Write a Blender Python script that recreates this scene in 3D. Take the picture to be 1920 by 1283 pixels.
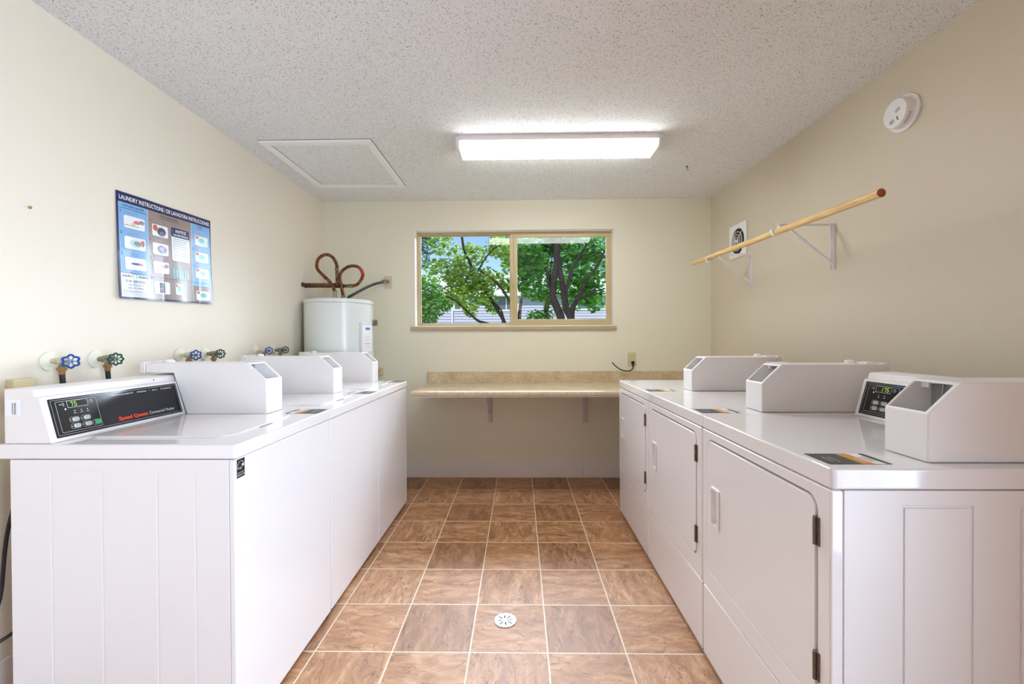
import bpy, bmesh, math, random
from mathutils import Vector, Matrix
from math import pi, sin, cos, radians as R
for o in list(bpy.data.objects): bpy.data.objects.remove(o)
S = bpy.context.scene; C = S.collection
random.seed(7)

# ---------------------------------------------------------------- camera
cd = bpy.data.cameras.new('camera'); cam = bpy.data.objects.new('camera', cd); C.objects.link(cam)
cd.sensor_width = 36; cd.lens = 812.95/1920*36; cd.clip_start = .02; cd.clip_end = 300
cam.matrix_world = Matrix.Translation((0, 0, 1.2259)) @ Matrix.Rotation(.01721, 4, 'Z') @ Matrix.Rotation(pi/2-.00771, 4, 'X') @ Matrix.Rotation(-.00461, 4, 'Z')
S.camera = cam
# ---------------------------------------------------------------- world, sun, lights, exposure
S.view_settings.view_transform = 'Standard'; S.view_settings.look = 'None'
S.view_settings.gamma = 1; S.view_settings.exposure = 0.70
S.cycles.use_denoising = True
S.cycles.max_bounces = 10; S.cycles.diffuse_bounces = 6; S.cycles.sample_clamp_indirect = 6
w = bpy.data.worlds.new('sky'); S.world = w; w.use_nodes = True
nt = w.node_tree; bg = nt.nodes['Background']
sky = nt.nodes.new('ShaderNodeTexSky'); sky.sky_type = 'NISHITA'; sky.sun_disc = False
sky.sun_elevation = R(42); sky.sun_rotation = R(150); sky.air_density = 1.0; sky.dust_density = .1; sky.ozone_density = 3.5
nt.links.new(sky.outputs[0], bg.inputs[0]); bg.inputs[1].default_value = .10
def light(name, kind, loc, energy, color, **k):
    l = bpy.data.lights.new(name, kind); l.energy = energy; l.color = color
    o = bpy.data.objects.new(name, l); C.objects.link(o); o.location = loc
    d = k.pop('to', None)
    if d: o.rotation_euler = (Vector(d)-Vector(loc)).to_track_quat('-Z', 'Y').to_euler()
    for a, v in k.items(): setattr(l, a, v)
    return o
light('sun', 'SUN', (-6, -6, 12), 1.9, (1, .95, .86), to=(0, 6, 1), angle=R(1))
# daylight falling in through the doorway behind the camera, in the right-hand wall
light('doorway_daylight', 'AREA', (1.62, -.55, 1.05), 33, (.64, .79, 1.0), to=(-1.2, .35, .95), shape='RECTANGLE', size=.95, size_y=1.95, spread=R(104))
# the broad bright sky beyond the yard, which the window faces
light('bright_sky', 'SUN', (3, 20, 8), 16, (.74, .86, 1.0), to=(.4, 3.8, 1.7), angle=R(65))

# ---------------------------------------------------------------- materials
def mat(name, col, rough=.5, metal=0, emit=None, es=0, bump=None, **k):
    m = bpy.data.materials.new(name); m.use_nodes = True; t = m.node_tree
    p = t.nodes['Principled BSDF']; p.inputs['Base Color'].default_value = (*col, 1)
    p.inputs['Roughness'].default_value = rough; p.inputs['Metallic'].default_value = metal
    if emit: p.inputs['Emission Color'].default_value = (*emit, 1); p.inputs['Emission Strength'].default_value = es
    for a, v in k.items(): p.inputs[a.replace('_', ' ')].default_value = v
    if bump:
        sc, st, dist = bump
        n = t.nodes.new('ShaderNodeTexNoise'); n.inputs['Scale'].default_value = sc; n.inputs['Detail'].default_value = 3
        g = t.nodes.new('ShaderNodeNewGeometry'); t.links.new(g.outputs['Position'], n.inputs['Vector'])
        b = t.nodes.new('ShaderNodeBump'); b.inputs['Strength'].default_value = st; b.inputs['Distance'].default_value = dist
        t.links.new(n.outputs[0], b.inputs['Height']); t.links.new(b.outputs[0], p.inputs['Normal'])
    return m
def noise_mix(m, c1, c2, scale, detail=4, lo=.35, hi=.65, stretch=None):
    t = m.node_tree; p = t.nodes['Principled BSDF']
    g = t.nodes.new('ShaderNodeTexCoord'); n = t.nodes.new('ShaderNodeTexNoise')
    n.inputs['Scale'].default_value = scale; n.inputs['Detail'].default_value = detail
    src = g.outputs['Object']
    if stretch:
        mp = t.nodes.new('ShaderNodeMapping'); mp.inputs['Scale'].default_value = stretch
        t.links.new(src, mp.inputs[0]); src = mp.outputs[0]
    t.links.new(src, n.inputs['Vector'])
    r = t.nodes.new('ShaderNodeValToRGB'); r.color_ramp.elements[0].position = lo; r.color_ramp.elements[1].position = hi
    r.color_ramp.elements[0].color = (*c1, 1); r.color_ramp.elements[1].color = (*c2, 1)
    t.links.new(n.outputs[0], r.inputs[0]); t.links.new(r.outputs[0], p.inputs['Base Color'])
    return m
def c(*v):  # sRGB 0-255 to linear
    return tuple(((x/255)/12.92 if x/255 <= .04045 else ((x/255+.055)/1.055)**2.4) for x in v)

M = {}
M['wall'] = mat('cream_wall_paint', c(235, 226, 208), .55, bump=(140, .25, .002))
M['wall_tan'] = mat('tan_wall_paint', c(213, 202, 181), .5, bump=(120, .5, .0025))
M['wall_cream'] = mat('pale_cream_wall_paint', c(233, 230, 210), .55, bump=(140, .25, .002))
M['wall_warm'] = mat('warm_bounce_wall_paint', c(196, 150, 128), .6)  # unseen front wall, colour made up to bounce warm light onto the machine sides
M['trim'] = mat('white_trim_paint', c(240, 236, 232), .4)
M['enamel'] = mat('white_appliance_enamel', c(238, 234, 234), .09, Coat_Weight=.2, Coat_Roughness=.08)
M['steel_white'] = mat('white_painted_steel', c(236, 232, 230), .38, bump=(500, .08, .0006))
M['black_panel'] = mat('black_gloss_panel', (.006, .006, .008), .13)
M['gap_shade'] = mat('grey_gap_shade', c(70, 66, 68), .6)
M['black'] = mat('black_rubber', (.012, .012, .014), .5)
M['dark'] = mat('dark_cavity', (.02, .018, .016), .7)
M['print_white'] = mat('white_print', (.75, .75, .75), .5)
M['print_red'] = mat('red_print', (.85, .045, .015), .5)
M['green_btn'] = mat('green_button', (.01, .42, .12), .35)
M['grey_btn'] = mat('pale_grey_button', (.55, .55, .53), .4)
M['led'] = mat('green_led', (.1, .3, .02), .4, emit=(.45, 1, .03), es=.55)
M['led_bg'] = mat('display_window', (.022, .02, .022), .1)
M['galv'] = mat('galvanised_metal', (.33, .33, .33), .35, .9)
M['mech'] = mat('grey_coin_mechanism', (.34, .345, .35), .4, .3)
M['brass'] = mat('brass', (.42, .25, .10), .35, .9)
M['oldbrass'] = noise_mix(mat('aged_valve_brass', (.3, .26, .16), .55, .4), (.09, .07, .04), (.42, .38, .26), 70)
M['dirtypipe'] = noise_mix(mat('painted_pipe', (.6, .55, .4), .5), (.42, .36, .22), (.72, .68, .55), 45)
M['blue'] = mat('blue_handle_paint', (.012, .07, .3), .3)
M['green'] = mat('green_handle_paint', (.008, .075, .05), .3)
M['copper'] = noise_mix(mat('copper_tube', (.3, .1, .04), .38, .75), (.12, .04, .02), (.30, .11, .05), 40)
M['darkpipe'] = noise_mix(mat('tarnished_pipe', (.1, .05, .03), .5, .5), (.05, .03, .02), (.25, .12, .06), 40)
M['redtape'] = mat('red_tape', (.6, .02, .03), .4)
M['conduit'] = mat('grey_flex_conduit', (.09, .095, .09), .5, .5)
M['heater'] = mat('pale_water_heater_enamel', c(226, 232, 229), .25)
M['almond'] = mat('almond_plastic', c(214, 200, 160), .4)
M['paper'] = mat('paper_label', c(240, 242, 245), .5)
M['alum'] = mat('tan_aluminium_frame', c(196, 180, 138), .38, .1)
M['sill'] = mat('taupe_sill_paint', c(186, 168, 136), .5)
M['white_plastic'] = mat('white_plastic', c(240, 238, 240), .35)
M['white_metal'] = mat('white_bracket_metal', c(238, 236, 240), .35)
M['grey_metal'] = mat('grey_white_bracket_metal', c(205, 200, 206), .4)
M['hinge'] = mat('bronze_hinge', (.2, .17, .15), .35, .8)
M['drain'] = mat('chrome_drain', c(214, 216, 218), .35, .25)
M['wood'] = noise_mix(mat('pine_dowel', (.8, .6, .3), .45), c(214, 170, 104), c(244, 214, 154), 9, 5, .3, .7, (14, .9, 14))
M['endgrain'] = noise_mix(mat('dowel_end_grain', (.3, .1, .03), .6), c(126, 60, 22), c(176, 98, 44), 90)
M['siding'] = mat('lilac_grey_siding', c(196, 198, 224), .7)
M['wwhite'] = mat('exterior_white_trim', c(235, 238, 245), .6)
M['roof'] = noise_mix(mat('pale_shingle_roof', (.5, .5, .52), .9), c(176, 178, 190), c(214, 214, 224), 3)
M['extglass'] = mat('exterior_dark_glass', (.12, .16, .2), .1)
M['bark'] = noise_mix(mat('dark_bark', (.06, .04, .04), .9), c(18, 14, 16), c(50, 40, 41), 14, 5, .35, .7, (1, 1, .3))
M['bark2'] = noise_mix(mat('mottled_bark', (.1, .08, .08), .9), c(58, 42, 44), c(150, 132, 130), 9, 5, .4, .6)
M['grass'] = noise_mix(mat('lawn', (.1, .2, .05), .9), c(60, 92, 36), c(110, 140, 60), 3)
def leafm(name, a, b, tr=.3):
    m = mat(name, a, .5); t = m.node_tree; p = t.nodes['Principled BSDF']
    g = t.nodes.new('ShaderNodeNewGeometry'); n = t.nodes.new('ShaderNodeTexNoise'); n.inputs['Scale'].default_value = 2.2
    t.links.new(g.outputs['Position'], n.inputs['Vector'])
    n2 = t.nodes.new('ShaderNodeMath'); n2.operation = 'MULTIPLY_ADD'; n2.inputs[1].default_value = .5
    t.links.new(g.outputs['Random Per Island'], n2.inputs[0]); 
    n3 = t.nodes.new('ShaderNodeMath'); n3.operation = 'MULTIPLY'; n3.inputs[1].default_value = .6
    t.links.new(n.outputs[0], n3.inputs[0]); t.links.new(n3.outputs[0], n2.inputs[2])
    r = t.nodes.new('ShaderNodeValToRGB'); r.color_ramp.elements[0].position = .25; r.color_ramp.elements[1].position = .85
    r.color_ramp.elements[0].color = (*a, 1); r.color_ramp.elements[1].color = (*b, 1)
    t.links.new(n2.outputs[0], r.inputs[0]); t.links.new(r.outputs[0], p.inputs['Base Color'])
    tl = t.nodes.new('ShaderNodeBsdfTranslucent'); t.links.new(r.outputs[0], tl.inputs[0])
    mx = t.nodes.new('ShaderNodeMixShader'); mx.inputs[0].default_value = tr
    t.links.new(p.outputs[0], mx.inputs[1]); t.links.new(tl.outputs[0], mx.inputs[2])
    t.links.new(mx.outputs[0], t.nodes['Material Output'].inputs[0])
    return m
M['leaf_light'] = leafm('light_green_leaves', c(30, 88, 24), c(160, 192, 62))
M['leaf_mid'] = leafm('green_leaves', c(26, 80, 26), c(104, 168, 54))
M['leaf_dark'] = leafm('deep_green_leaves', c(18, 56, 26), c(84, 158, 48), .45)
M['leaf_blue'] = leafm('blue_green_needles', c(44, 84, 70), c(92, 136, 106))

# glass that passes daylight and mirrors the room a little
m = bpy.data.materials.new('window_glass'); m.use_nodes = True; t = m.node_tree; t.nodes.clear()
o_ = t.nodes.new('ShaderNodeOutputMaterial'); tr = t.nodes.new('ShaderNodeBsdfTransparent'); gl = t.nodes.new('ShaderNodeBsdfGlossy')
gl.inputs['Roughness'].default_value = .0; mx = t.nodes.new('ShaderNodeMixShader'); fr = t.nodes.new('ShaderNodeFresnel'); fr.inputs[0].default_value = 1.3
t.links.new(fr.outputs[0], mx.inputs[0]); t.links.new(tr.outputs[0], mx.inputs[1]); t.links.new(gl.outputs[0], mx.inputs[2]); t.links.new(mx.outputs[0], o_.inputs[0])
M['glass'] = m

# popcorn ceiling
m = mat('popcorn_ceiling', c(218, 216, 212), .95); t = m.node_tree; p = t.nodes['Principled BSDF']
g = t.nodes.new('ShaderNodeNewGeometry')
v1 = t.nodes.new('ShaderNodeTexNoise'); v1.inputs['Scale'].default_value = 150; v1.inputs['Detail'].default_value = 5; v1.inputs['Roughness'].default_value = .65
v2 = t.nodes.new('ShaderNodeTexVoronoi'); v2.inputs['Scale'].default_value = 120
for v in (v1, v2): t.links.new(g.outputs['Position'], v.inputs['Vector'])
ad = t.nodes.new('ShaderNodeMath'); ad.operation = 'SUBTRACT'; t.links.new(v1.outputs[0], ad.inputs[0]); t.links.new(v2.outputs['Distance'], ad.inputs[1])
b = t.nodes.new('ShaderNodeBump'); b.inputs['Strength'].default_value = .75; b.inputs['Distance'].default_value = .005
t.links.new(ad.outputs[0], b.inputs['Height']); t.links.new(b.outputs[0], p.inputs['Normal'])
v3 = t.nodes.new('ShaderNodeTexNoise'); v3.inputs['Scale'].default_value = 210; v3.inputs['Detail'].default_value = 2
t.links.new(g.outputs['Position'], v3.inputs['Vector'])
r = t.nodes.new('ShaderNodeValToRGB'); r.color_ramp.elements[0].position = .32; r.color_ramp.elements[1].position = .40
r.color_ramp.elements[0].color = (*c(150, 146, 144), 1); r.color_ramp.elements[1].color = (*c(243, 244, 246), 1)
t.links.new(v3.outputs[0], r.inputs[0]); t.links.new(r.outputs[0], p.inputs['Base Color'])
M['popcorn'] = m
# speckled laminate
m = mat('speckled_laminate', (.6, .5, .35), .3); t = m.node_tree; p = t.nodes['Principled BSDF']
g = t.nodes.new('ShaderNodeNewGeometry')
a1 = t.nodes.new('ShaderNodeTexNoise'); a1.inputs['Scale'].default_value = 9; a1.inputs['Detail'].default_value = 8; a1.inputs['Roughness'].default_value = .8
a2 = t.nodes.new('ShaderNodeTexNoise'); a2.inputs['Scale'].default_value = 220
for v in (a1, a2): t.links.new(g.outputs['Position'], v.inputs['Vector'])
av = t.nodes.new('ShaderNodeMath'); av.operation = 'ADD'; t.links.new(a1.outputs[0], av.inputs[0]); t.links.new(a2.outputs[0], av.inputs[1])
r = t.nodes.new('ShaderNodeValToRGB'); e = r.color_ramp.elements; e[0].position = .36; e[1].position = .62
r.color_ramp.elements[0].color = (*c(176, 148, 106), 1); r.color_ramp.elements[1].color = (*c(232, 218, 188), 1)
hv = t.nodes.new('ShaderNodeMath'); hv.operation = 'MULTIPLY'; hv.inputs[1].default_value = .5
t.links.new(av.outputs[0], hv.inputs[0]); t.links.new(hv.outputs[0], r.inputs[0]); t.links.new(r.outputs[0], p.inputs['Base Color'])
M['laminate'] = m
# floor: slate-look vinyl tiles on a 12 inch grid, cream joints
def floor_mat():
    m = mat('slate_look_floor_tile', (.4, .25, .12), .3); t = m.node_tree; p = t.nodes['Principled BSDF']
    N = t.nodes.new; L = t.links.new
    def mth(op, a, b=None, c_=None):
        n = N('ShaderNodeMath'); n.operation = op
        for i, v in enumerate((a, b, c_)):
            if v is None: continue
            if isinstance(v, (int, float)): n.inputs[i].default_value = v
            else: L(v, n.inputs[i])
        return n.outputs[0]
    g = N('ShaderNodeNewGeometry'); sp = N('ShaderNodeSeparateXYZ'); L(g.outputs['Position'], sp.inputs[0])
    T = .3048
    u = mth('DIVIDE', mth('ADD', sp.outputs[0], .80954+T*20), T); v = mth('DIVIDE', mth('ADD', sp.outputs[1], -1.68191+T*20), T)
    iu, iv = mth('FLOOR', u), mth('FLOOR', v); fu, fv = mth('FRACT', u), mth('FRACT', v)
    par = mth('MODULO', mth('ADD', iu, iv), 2)       # checker
    pu = mth('MODULO', iu, 2); pv = mth('MODULO', iv, 2)
    cb = N('ShaderNodeCombineXYZ'); L(iu, cb.inputs[0]); L(iv, cb.inputs[1])
    wn = N('ShaderNodeTexWhiteNoise'); wn.noise_dimensions = '3D'; L(cb.outputs[0], wn.inputs['Vector'])
    # each tile turned a quarter against its neighbours, own piece of pattern
    cu = mth('SUBTRACT', fu, .5); cv = mth('SUBTRACT', fv, .5)
    def pick(f, a, b): return mth('ADD', mth('MULTIPLY', a, mth('SUBTRACT', 1, f)), mth('MULTIPLY', b, f))
    x = pick(par, cu, cv); y = pick(par, cv, cu)
    c2 = N('ShaderNodeCombineXYZ'); L(mth('MULTIPLY', x, 1.0), c2.inputs[0]); L(mth('MULTIPLY', y, 2.8), c2.inputs[1]); L(mth('MULTIPLY', wn.outputs[0], 40), c2.inputs[2])
    n1 = N('ShaderNodeTexNoise'); n1.inputs['Scale'].default_value = 2.2; n1.inputs['Detail'].default_value = 12; n1.inputs['Roughness'].default_value = .74; n1.inputs['Distortion'].default_value = .55
    L(c2.outputs[0], n1.inputs['Vector'])
    ramp = N('ShaderNodeValToRGB'); cr = ramp.color_ramp; cr.elements[0].position = .3; cr.elements[1].position = .72
    cr.elements[0].color = (*c(136, 90, 56), 1); cr.elements[1].color = (*c(226, 186, 148), 1)
    q = cr.elements.new(.5); q.color = (*c(186, 136, 94), 1)
    L(n1.outputs[0], ramp.inputs[0])
    # fine dark ridge lines
    n2 = N('ShaderNodeTexNoise'); n2.inputs['Scale'].default_value = 1.5; n2.inputs['Detail'].default_value = 5; n2.inputs['Distortion'].default_value = .8
    c3 = N('ShaderNodeVectorMath'); c3.operation = 'ADD'; c3.inputs[1].default_value = (7, 3, 1); L(c2.outputs[0], c3.inputs[0]); L(c3.outputs[0], n2.inputs['Vector'])
    rid = mth('LESS_THAN', mth('ABSOLUTE', mth('SUBTRACT', n2.outputs[0], .5)), .008)
    n4 = N('ShaderNodeTexNoise'); n4.inputs['Scale'].default_value = 3; L(c3.outputs[0], n4.inputs['Vector'])
    rid = mth('MULTIPLY', rid, mth('GREATER_THAN', n4.outputs[0], .43))
    mx1 = N('ShaderNodeMixRGB'); L(mth('MULTIPLY', rid, .55), mx1.inputs[0]); L(ramp.outputs[0], mx1.inputs[1]); mx1.inputs[2].default_value = (*c(70, 42, 30), 1)
    # every other tile of every other row is a darker slate
    dk = mth('MULTIPLY', mth('MULTIPLY', pu, mth('SUBTRACT', 1, pv)), .42)
    mx2 = N('ShaderNodeMixRGB'); mx2.blend_type = 'MULTIPLY'; L(dk, mx2.inputs[0]); L(mx1.outputs[0], mx2.inputs[1]); mx2.inputs[2].default_value = (*c(178, 160, 150), 1)
    gw = .0098
    e = mth('MAXIMUM', mth('MAXIMUM', mth('LESS_THAN', fu, gw), mth('GREATER_THAN', fu, 1-gw)), mth('MAXIMUM', mth('LESS_THAN', fv, gw), mth('GREATER_THAN', fv, 1-gw)))
    mx3 = N('ShaderNodeMixRGB'); L(e, mx3.inputs[0]); L(mx2.outputs[0], mx3.inputs[1]); mx3.inputs[2].default_value = (*c(232, 216, 190), 1)
    L(mx3.outputs[0], p.inputs['Base Color'])
    h = mth('SUBTRACT', mth('ADD', n1.outputs[0], mth('MULTIPLY', rid, -.25)), mth('MULTIPLY', e, .5))
    b = N('ShaderNodeBump'); b.inputs['Strength'].default_value = .5; b.inputs['Distance'].default_value = .004; L(h, b.inputs['Height']); L(b.outputs[0], p.inputs['Normal'])
    L(mth('ADD', .30, mth('MULTIPLY', n1.outputs[0], .22)), p.inputs['Roughness'])
    return m
M['floor'] = floor_mat()

# ---------------------------------------------------------------- mesh helpers
class MB:
    def __init__(s): s.bm = bmesh.new(); s.mi = 0; s.T = Matrix.Identity(4)
    def m(s, i): s.mi = i; return s
    def _f(s, vs, smooth=False):
        try: f = s.bm.faces.new(vs)
        except ValueError: return None
        f.material_index = s.mi; f.smooth = smooth; return f
    def v(s, p): return s.bm.verts.new(s.T @ Vector(p))
    def box(s, a, b):
        x0, x1 = sorted((a[0], b[0])); y0, y1 = sorted((a[1], b[1])); z0, z1 = sorted((a[2], b[2]))
        V = [s.v(p) for p in ((x0,y0,z0),(x1,y0,z0),(x1,y1,z0),(x0,y1,z0),(x0,y0,z1),(x1,y0,z1),(x1,y1,z1),(x0,y1,z1))]
        for f in ((0,3,2,1),(4,5,6,7),(0,1,5,4),(1,2,6,5),(2,3,7,6),(3,0,4,7)): s._f([V[i] for i in f])
        return s
    def prism(s, pts, ax, a, b):
        """closed outline pts (2-D) extruded along ax 'x','y','z' from a to b"""
        def P(q, h): return {'x': (h, q[0], q[1]), 'y': (q[0], h, q[1]), 'z': (q[0], q[1], h)}[ax]
        A = [s.v(P(q, a)) for q in pts]; B = [s.v(P(q, b)) for q in pts]; n = len(pts)
        fs = [s._f(A[::-1]), s._f(B)]
        for i in range(n): fs.append(s._f([A[i], A[(i+1) % n], B[(i+1) % n], B[i]]))
        bmesh.ops.recalc_face_normals(s.bm, faces=[f for f in fs if f])
        return s
    def lathe(s, prof, n=24, M4=None, cap=True):
        """prof (r,h) turned round local z"""
        T0 = s.T
        if M4 is not None: s.T = T0 @ M4
        rings = []
        for r_, h in prof:
            rings.append([s.v((r_*cos(2*pi*i/n), r_*sin(2*pi*i/n), h)) for i in range(n)] if r_ > 1e-6 else [s.v((0, 0, h))])
        fs = []
        for A, B in zip(rings, rings[1:]):
            for i in range(n):
                j = (i+1) % n
                if len(A) == 1 and len(B) == 1: continue
                if len(A) == 1: fs.append(s._f([A[0], B[i], B[j]], True))
                elif len(B) == 1: fs.append(s._f([A[i], A[j], B[0]], True))
                else: fs.append(s._f([A[i], A[j], B[j], B[i]], True))
        if cap:
            if len(rings[0]) > 1: fs.append(s._f(rings[0][::-1]))
            if len(rings[-1]) > 1: fs.append(s._f(rings[-1]))
        bmesh.ops.recalc_face_normals(s.bm, faces=[f for f in fs if f])
        s.T = T0; return s
    def cyl(s, p, q, r, n=20, r2=None):
        p, q = Vector(p), Vector(q); d = q-p
        M4 = Matrix.Translation(p) @ d.to_track_quat('Z', 'Y').to_matrix().to_4x4()
        return s.lathe([(r, 0), (r if r2 is None else r2, d.length)], n, M4)
    def tube(s, pts, r, n=10, rfun=None, cap=True, closed=False):
        pts = [Vector(p) for p in pts]; rings = []; N = len(pts)
        up = None
        for i, p in enumerate(pts):
            if closed: d = pts[(i+1) % N]-pts[i-1]
            else: d = pts[min(i+1, N-1)]-pts[max(i-1, 0)]
            d.normalize()
            if up is None:
                up = Vector((0, 0, 1)) if abs(d.z) < .9 else Vector((1, 0, 0))
            a = d.cross(up).normalized(); b = a.cross(d).normalized(); up = b
            rr = rfun(i/(N-1)) if rfun else r
            rings.append([s.v(p+(a*cos(2*pi*k/n)+b*sin(2*pi*k/n))*rr) for k in range(n)])
        pr = list(zip(rings, rings[1:]))
        if closed: pr.append((rings[-1], rings[0]))
        fs = []
        for A, B in pr:
            for k in range(n): fs.append(s._f([A[k], A[(k+1) % n], B[(k+1) % n], B[k]], True))
        if cap and not closed: fs += [s._f(rings[0][::-1]), s._f(rings[-1])]
        bmesh.ops.recalc_face_normals(s.bm, faces=[f for f in fs if f])
        return s
    def quad(s, a, b, c_, d): s._f([s.v(a), s.v(b), s.v(c_), s.v(d)]); return s
    def text(s, txt, h, M4, width=None, align='LEFT', bold=0.0):
        cu = bpy.data.curves.new('t', 'FONT'); cu.body = txt; cu.size = 1; cu.align_x = align; cu.resolution_u = 2; cu.offset = bold
        ob = bpy.data.objects.new('t', cu); C.objects.link(ob)
        me = bpy.data.meshes.new_from_object(ob.evaluated_get(bpy.context.evaluated_depsgraph_get()))
        bpy.data.objects.remove(ob); bpy.data.curves.remove(cu)
        if not me.vertices: return s
        xs = [v.co.x for v in me.vertices]; k = h/.72
        kx = k if not width else width/(max(xs)-min(xs))
        V = [s.v(M4 @ Vector((v.co.x*kx, v.co.y*k, 0))) for v in me.vertices]
        for p in me.polygons: s._f([V[i] for i in p.vertices])
        bpy.data.meshes.remove(me); return s
    def build(s, name, mats, parent=None, bevel=0, seg=2, loc=None, fn=None, ang=40, cut=None):
        if fn:
            for v in s.bm.verts: v.co = fn(v.co)
        me = bpy.data.meshes.new(name); s.bm.to_mesh(me); s.bm.free()
        if not isinstance(mats, (list, tuple)): mats = [mats]
        for x in mats: me.materials.append(M[x] if isinstance(x, str) else x)
        ob = bpy.data.objects.new(name, me); C.objects.link(ob)
        if cut:
            cm = bpy.data.meshes.new('c'); cut.bm.to_mesh(cm); cut.bm.free(); co = bpy.data.objects.new('c', cm); C.objects.link(co)
            md = ob.modifiers.new('b', 'BOOLEAN'); md.object = co; md.operation = 'DIFFERENCE'; md.solver = 'EXACT'
            dg = bpy.context.evaluated_depsgraph_get(); dg.update()
            nm = bpy.data.meshes.new_from_object(ob.evaluated_get(dg)); ob.modifiers.clear(); ob.data = nm; nm.name = name
            bpy.data.objects.remove(co)
        if bevel:
            b = ob.modifiers.new('bevel', 'BEVEL'); b.width = bevel; b.segments = seg; b.limit_method = 'ANGLE'; b.angle_limit = R(ang); b.harden_normals = True
            for p in ob.data.polygons: p.use_smooth = True
        if any(p.use_smooth for p in ob.data.polygons): ob.data.set_sharp_from_angle(angle=R(ang))
        if parent: ob.parent = parent
        if loc: ob.location = loc
        return ob
def rrect(y0, y1, z0, z1, r, n=6):
    P = []
    for cx, cz, a in ((y1-r, z1-r, 0), (y0+r, z1-r, 90), (y0+r, z0+r, 180), (y1-r, z0+r, 270)):
        for i in range(n+1): P.append((cx+r*cos(R(a+90*i/n)), cz+r*sin(R(a+90*i/n))))
    return P
def thing(name, label, cat, loc=(0, 0, 0), rz=0, group=None):
    o = bpy.data.objects.new(name, None); C.objects.link(o); o.location = loc; o.rotation_euler = (0, 0, rz); o.empty_display_size = .1
    return tag(o, label, cat, group)
def tag(o, label, cat, group=None):
    o['label'] = label; o['category'] = cat
    if group: o['group'] = group
    return o
def struct(o): o['kind'] = 'structure'; return o
def dup(root, loc, label, rz=None):
    r_ = root.copy(); C.objects.link(r_); r_.location = loc; r_['label'] = label
    if rz is not None: r_.rotation_euler = (0, 0, rz)
    def rec(a, b):
        for ch in a.children:
            d = ch.copy(); C.objects.link(d); d.parent = b; rec(ch, d)
    rec(root, r_); return r_
def catmull(pts, n=6):
    P = [Vector(p) for p in pts]; P = [P[0]*2-P[1]]+P+[P[-1]*2-P[-2]]; out = []
    for i in range(1, len(P)-2):
        for k in range(n):
            t = k/n; a, b, c_, d = P[i-1:i+3]
            out.append(.5*((2*b)+(c_-a)*t+(2*a-5*b+4*c_-d)*t*t+(3*b-a-3*c_+d)*t**3))
    out.append(P[-2]); return out

# ---------------------------------------------------------------- room shell
XL, XR, YB, YF, ZC = -1.742, 1.675, 3.827, -1.55, 2.445
WX0, WX1, WZ0, WZ1 = -.925, .836, 1.335, 2.19      # window opening
W_ = .16
struct(MB().box((XL-W_, YF-W_, -.15), (XR+W_, YB+W_, 0)).build('floor', 'floor'))
struct(MB().box((XL-W_, YF-W_, ZC), (XR+W_, YB+W_, ZC+.2)).build('ceiling', 'popcorn'))
struct(MB().box((XL-W_, YF, 0), (XL, YB, ZC)).build('wall_left', 'wall'))
b = MB()     # right wall with the doorway behind the camera
DY0, DY1, DZ = -1.05, -.05, 2.05
b.box((XR, YF, 0), (XR+W_, DY0, ZC)).box((XR, DY1, 0), (XR+W_, YB, ZC)).box((XR, DY0, DZ), (XR+W_, DY1, ZC))
struct(b.build('wall_right', 'wall_tan'))
struct(MB().box((XL-W_, YF-W_, 0), (XR+W_, YF, ZC)).build('wall_front', 'wall_warm'))
b = MB()
b.box((XL-W_, YB, 0), (WX0, YB+W_, ZC)).box((WX1, YB, 0), (XR+W_, YB+W_, ZC)).box((WX0, YB, 0), (WX1, YB+W_, WZ0)).box((WX0, YB, WZ1), (WX1, YB+W_, ZC))
struct(b.build('wall_back', 'wall_cream'))
# baseboards
struct(MB().box((XL, YB-.016, 0), (.555, YB, .146)).build('baseboard_back', 'trim', bevel=.003))
struct(MB().box((.557, YB-.016, 0), (XR-.017, YB, .145)).build('baseboard_back.001', 'trim', bevel=.003))
struct(MB().box((XL, YF+.02, 0), (XL+.015, YB-.017, .158)).build('baseboard_left', 'trim', bevel=.003))
struct(MB().box((XR-.015, DY1+.09, 0), (XR, YB-.017, .146)).build('baseboard_right', 'trim', bevel=.003))
# door casing behind the camera
b = MB().box((XR-.015, DY0-.07, 0), (XR, DY0, DZ+.07)).box((XR-.015, DY1, 0), (XR, DY1+.07, DZ+.07)).box((XR-.015, DY0, DZ), (XR, DY1, DZ+.07))
struct(b.build('trim_1', 'trim'))

# ---------------------------------------------------------------- window
win = bpy.data.objects.new('window_1', None); C.objects.link(win); win.location = (0, YB, WZ0); struct(win)
def wpart(b, name, mt, **k):
    o = b.build(name, mt, **k); o.parent = win; o.matrix_parent_inverse = Matrix.Translation((0, -YB, -WZ0)); return o
def frame(b, x0, x1, z0, z1, y0, y1, t, tb=None, tt=None, tl=None, tr=None):
    tb = tb or t; tt = tt or t; tl = tl or t; tr = tr or t
    return b.box((x0, y0, z0), (x1, y1, z0+tb)).box((x0, y0, z1-tt), (x1, y1, z1)).box((x0, y0, z0+tb), (x0+tl, y1, z1-tt)).box((x1-tr, y0, z0+tb), (x1, y1, z1-tt))
wpart(frame(MB(), WX0, WX1, WZ0, WZ1, YB+.088, YB+.15, .022), 'window_frame', 'alum', bevel=.002)
b = MB().box((-.08, YB+.09, WZ0+.022), (-.052, YB+.145, WZ1-.022))
wpart(b, 'meeting_rail', 'alum', bevel=.002)
b = frame(MB(), -.903, -.078, WZ0+.022, WZ1-.022, YB+.118, YB+.14, .008, tb=.012)
wpart(b, 'fixed_sash', 'alum', bevel=.001)
wpart(MB().box((-.896, YB+.126, WZ0+.03), (-.078, YB+.130, WZ1-.03)), 'glass_pane', 'glass')
b = frame(MB(), -.052, .818, WZ0+.02, WZ1-.02, YB+.092, YB+.114, .036, tb=.045, tt=.03)
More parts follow.
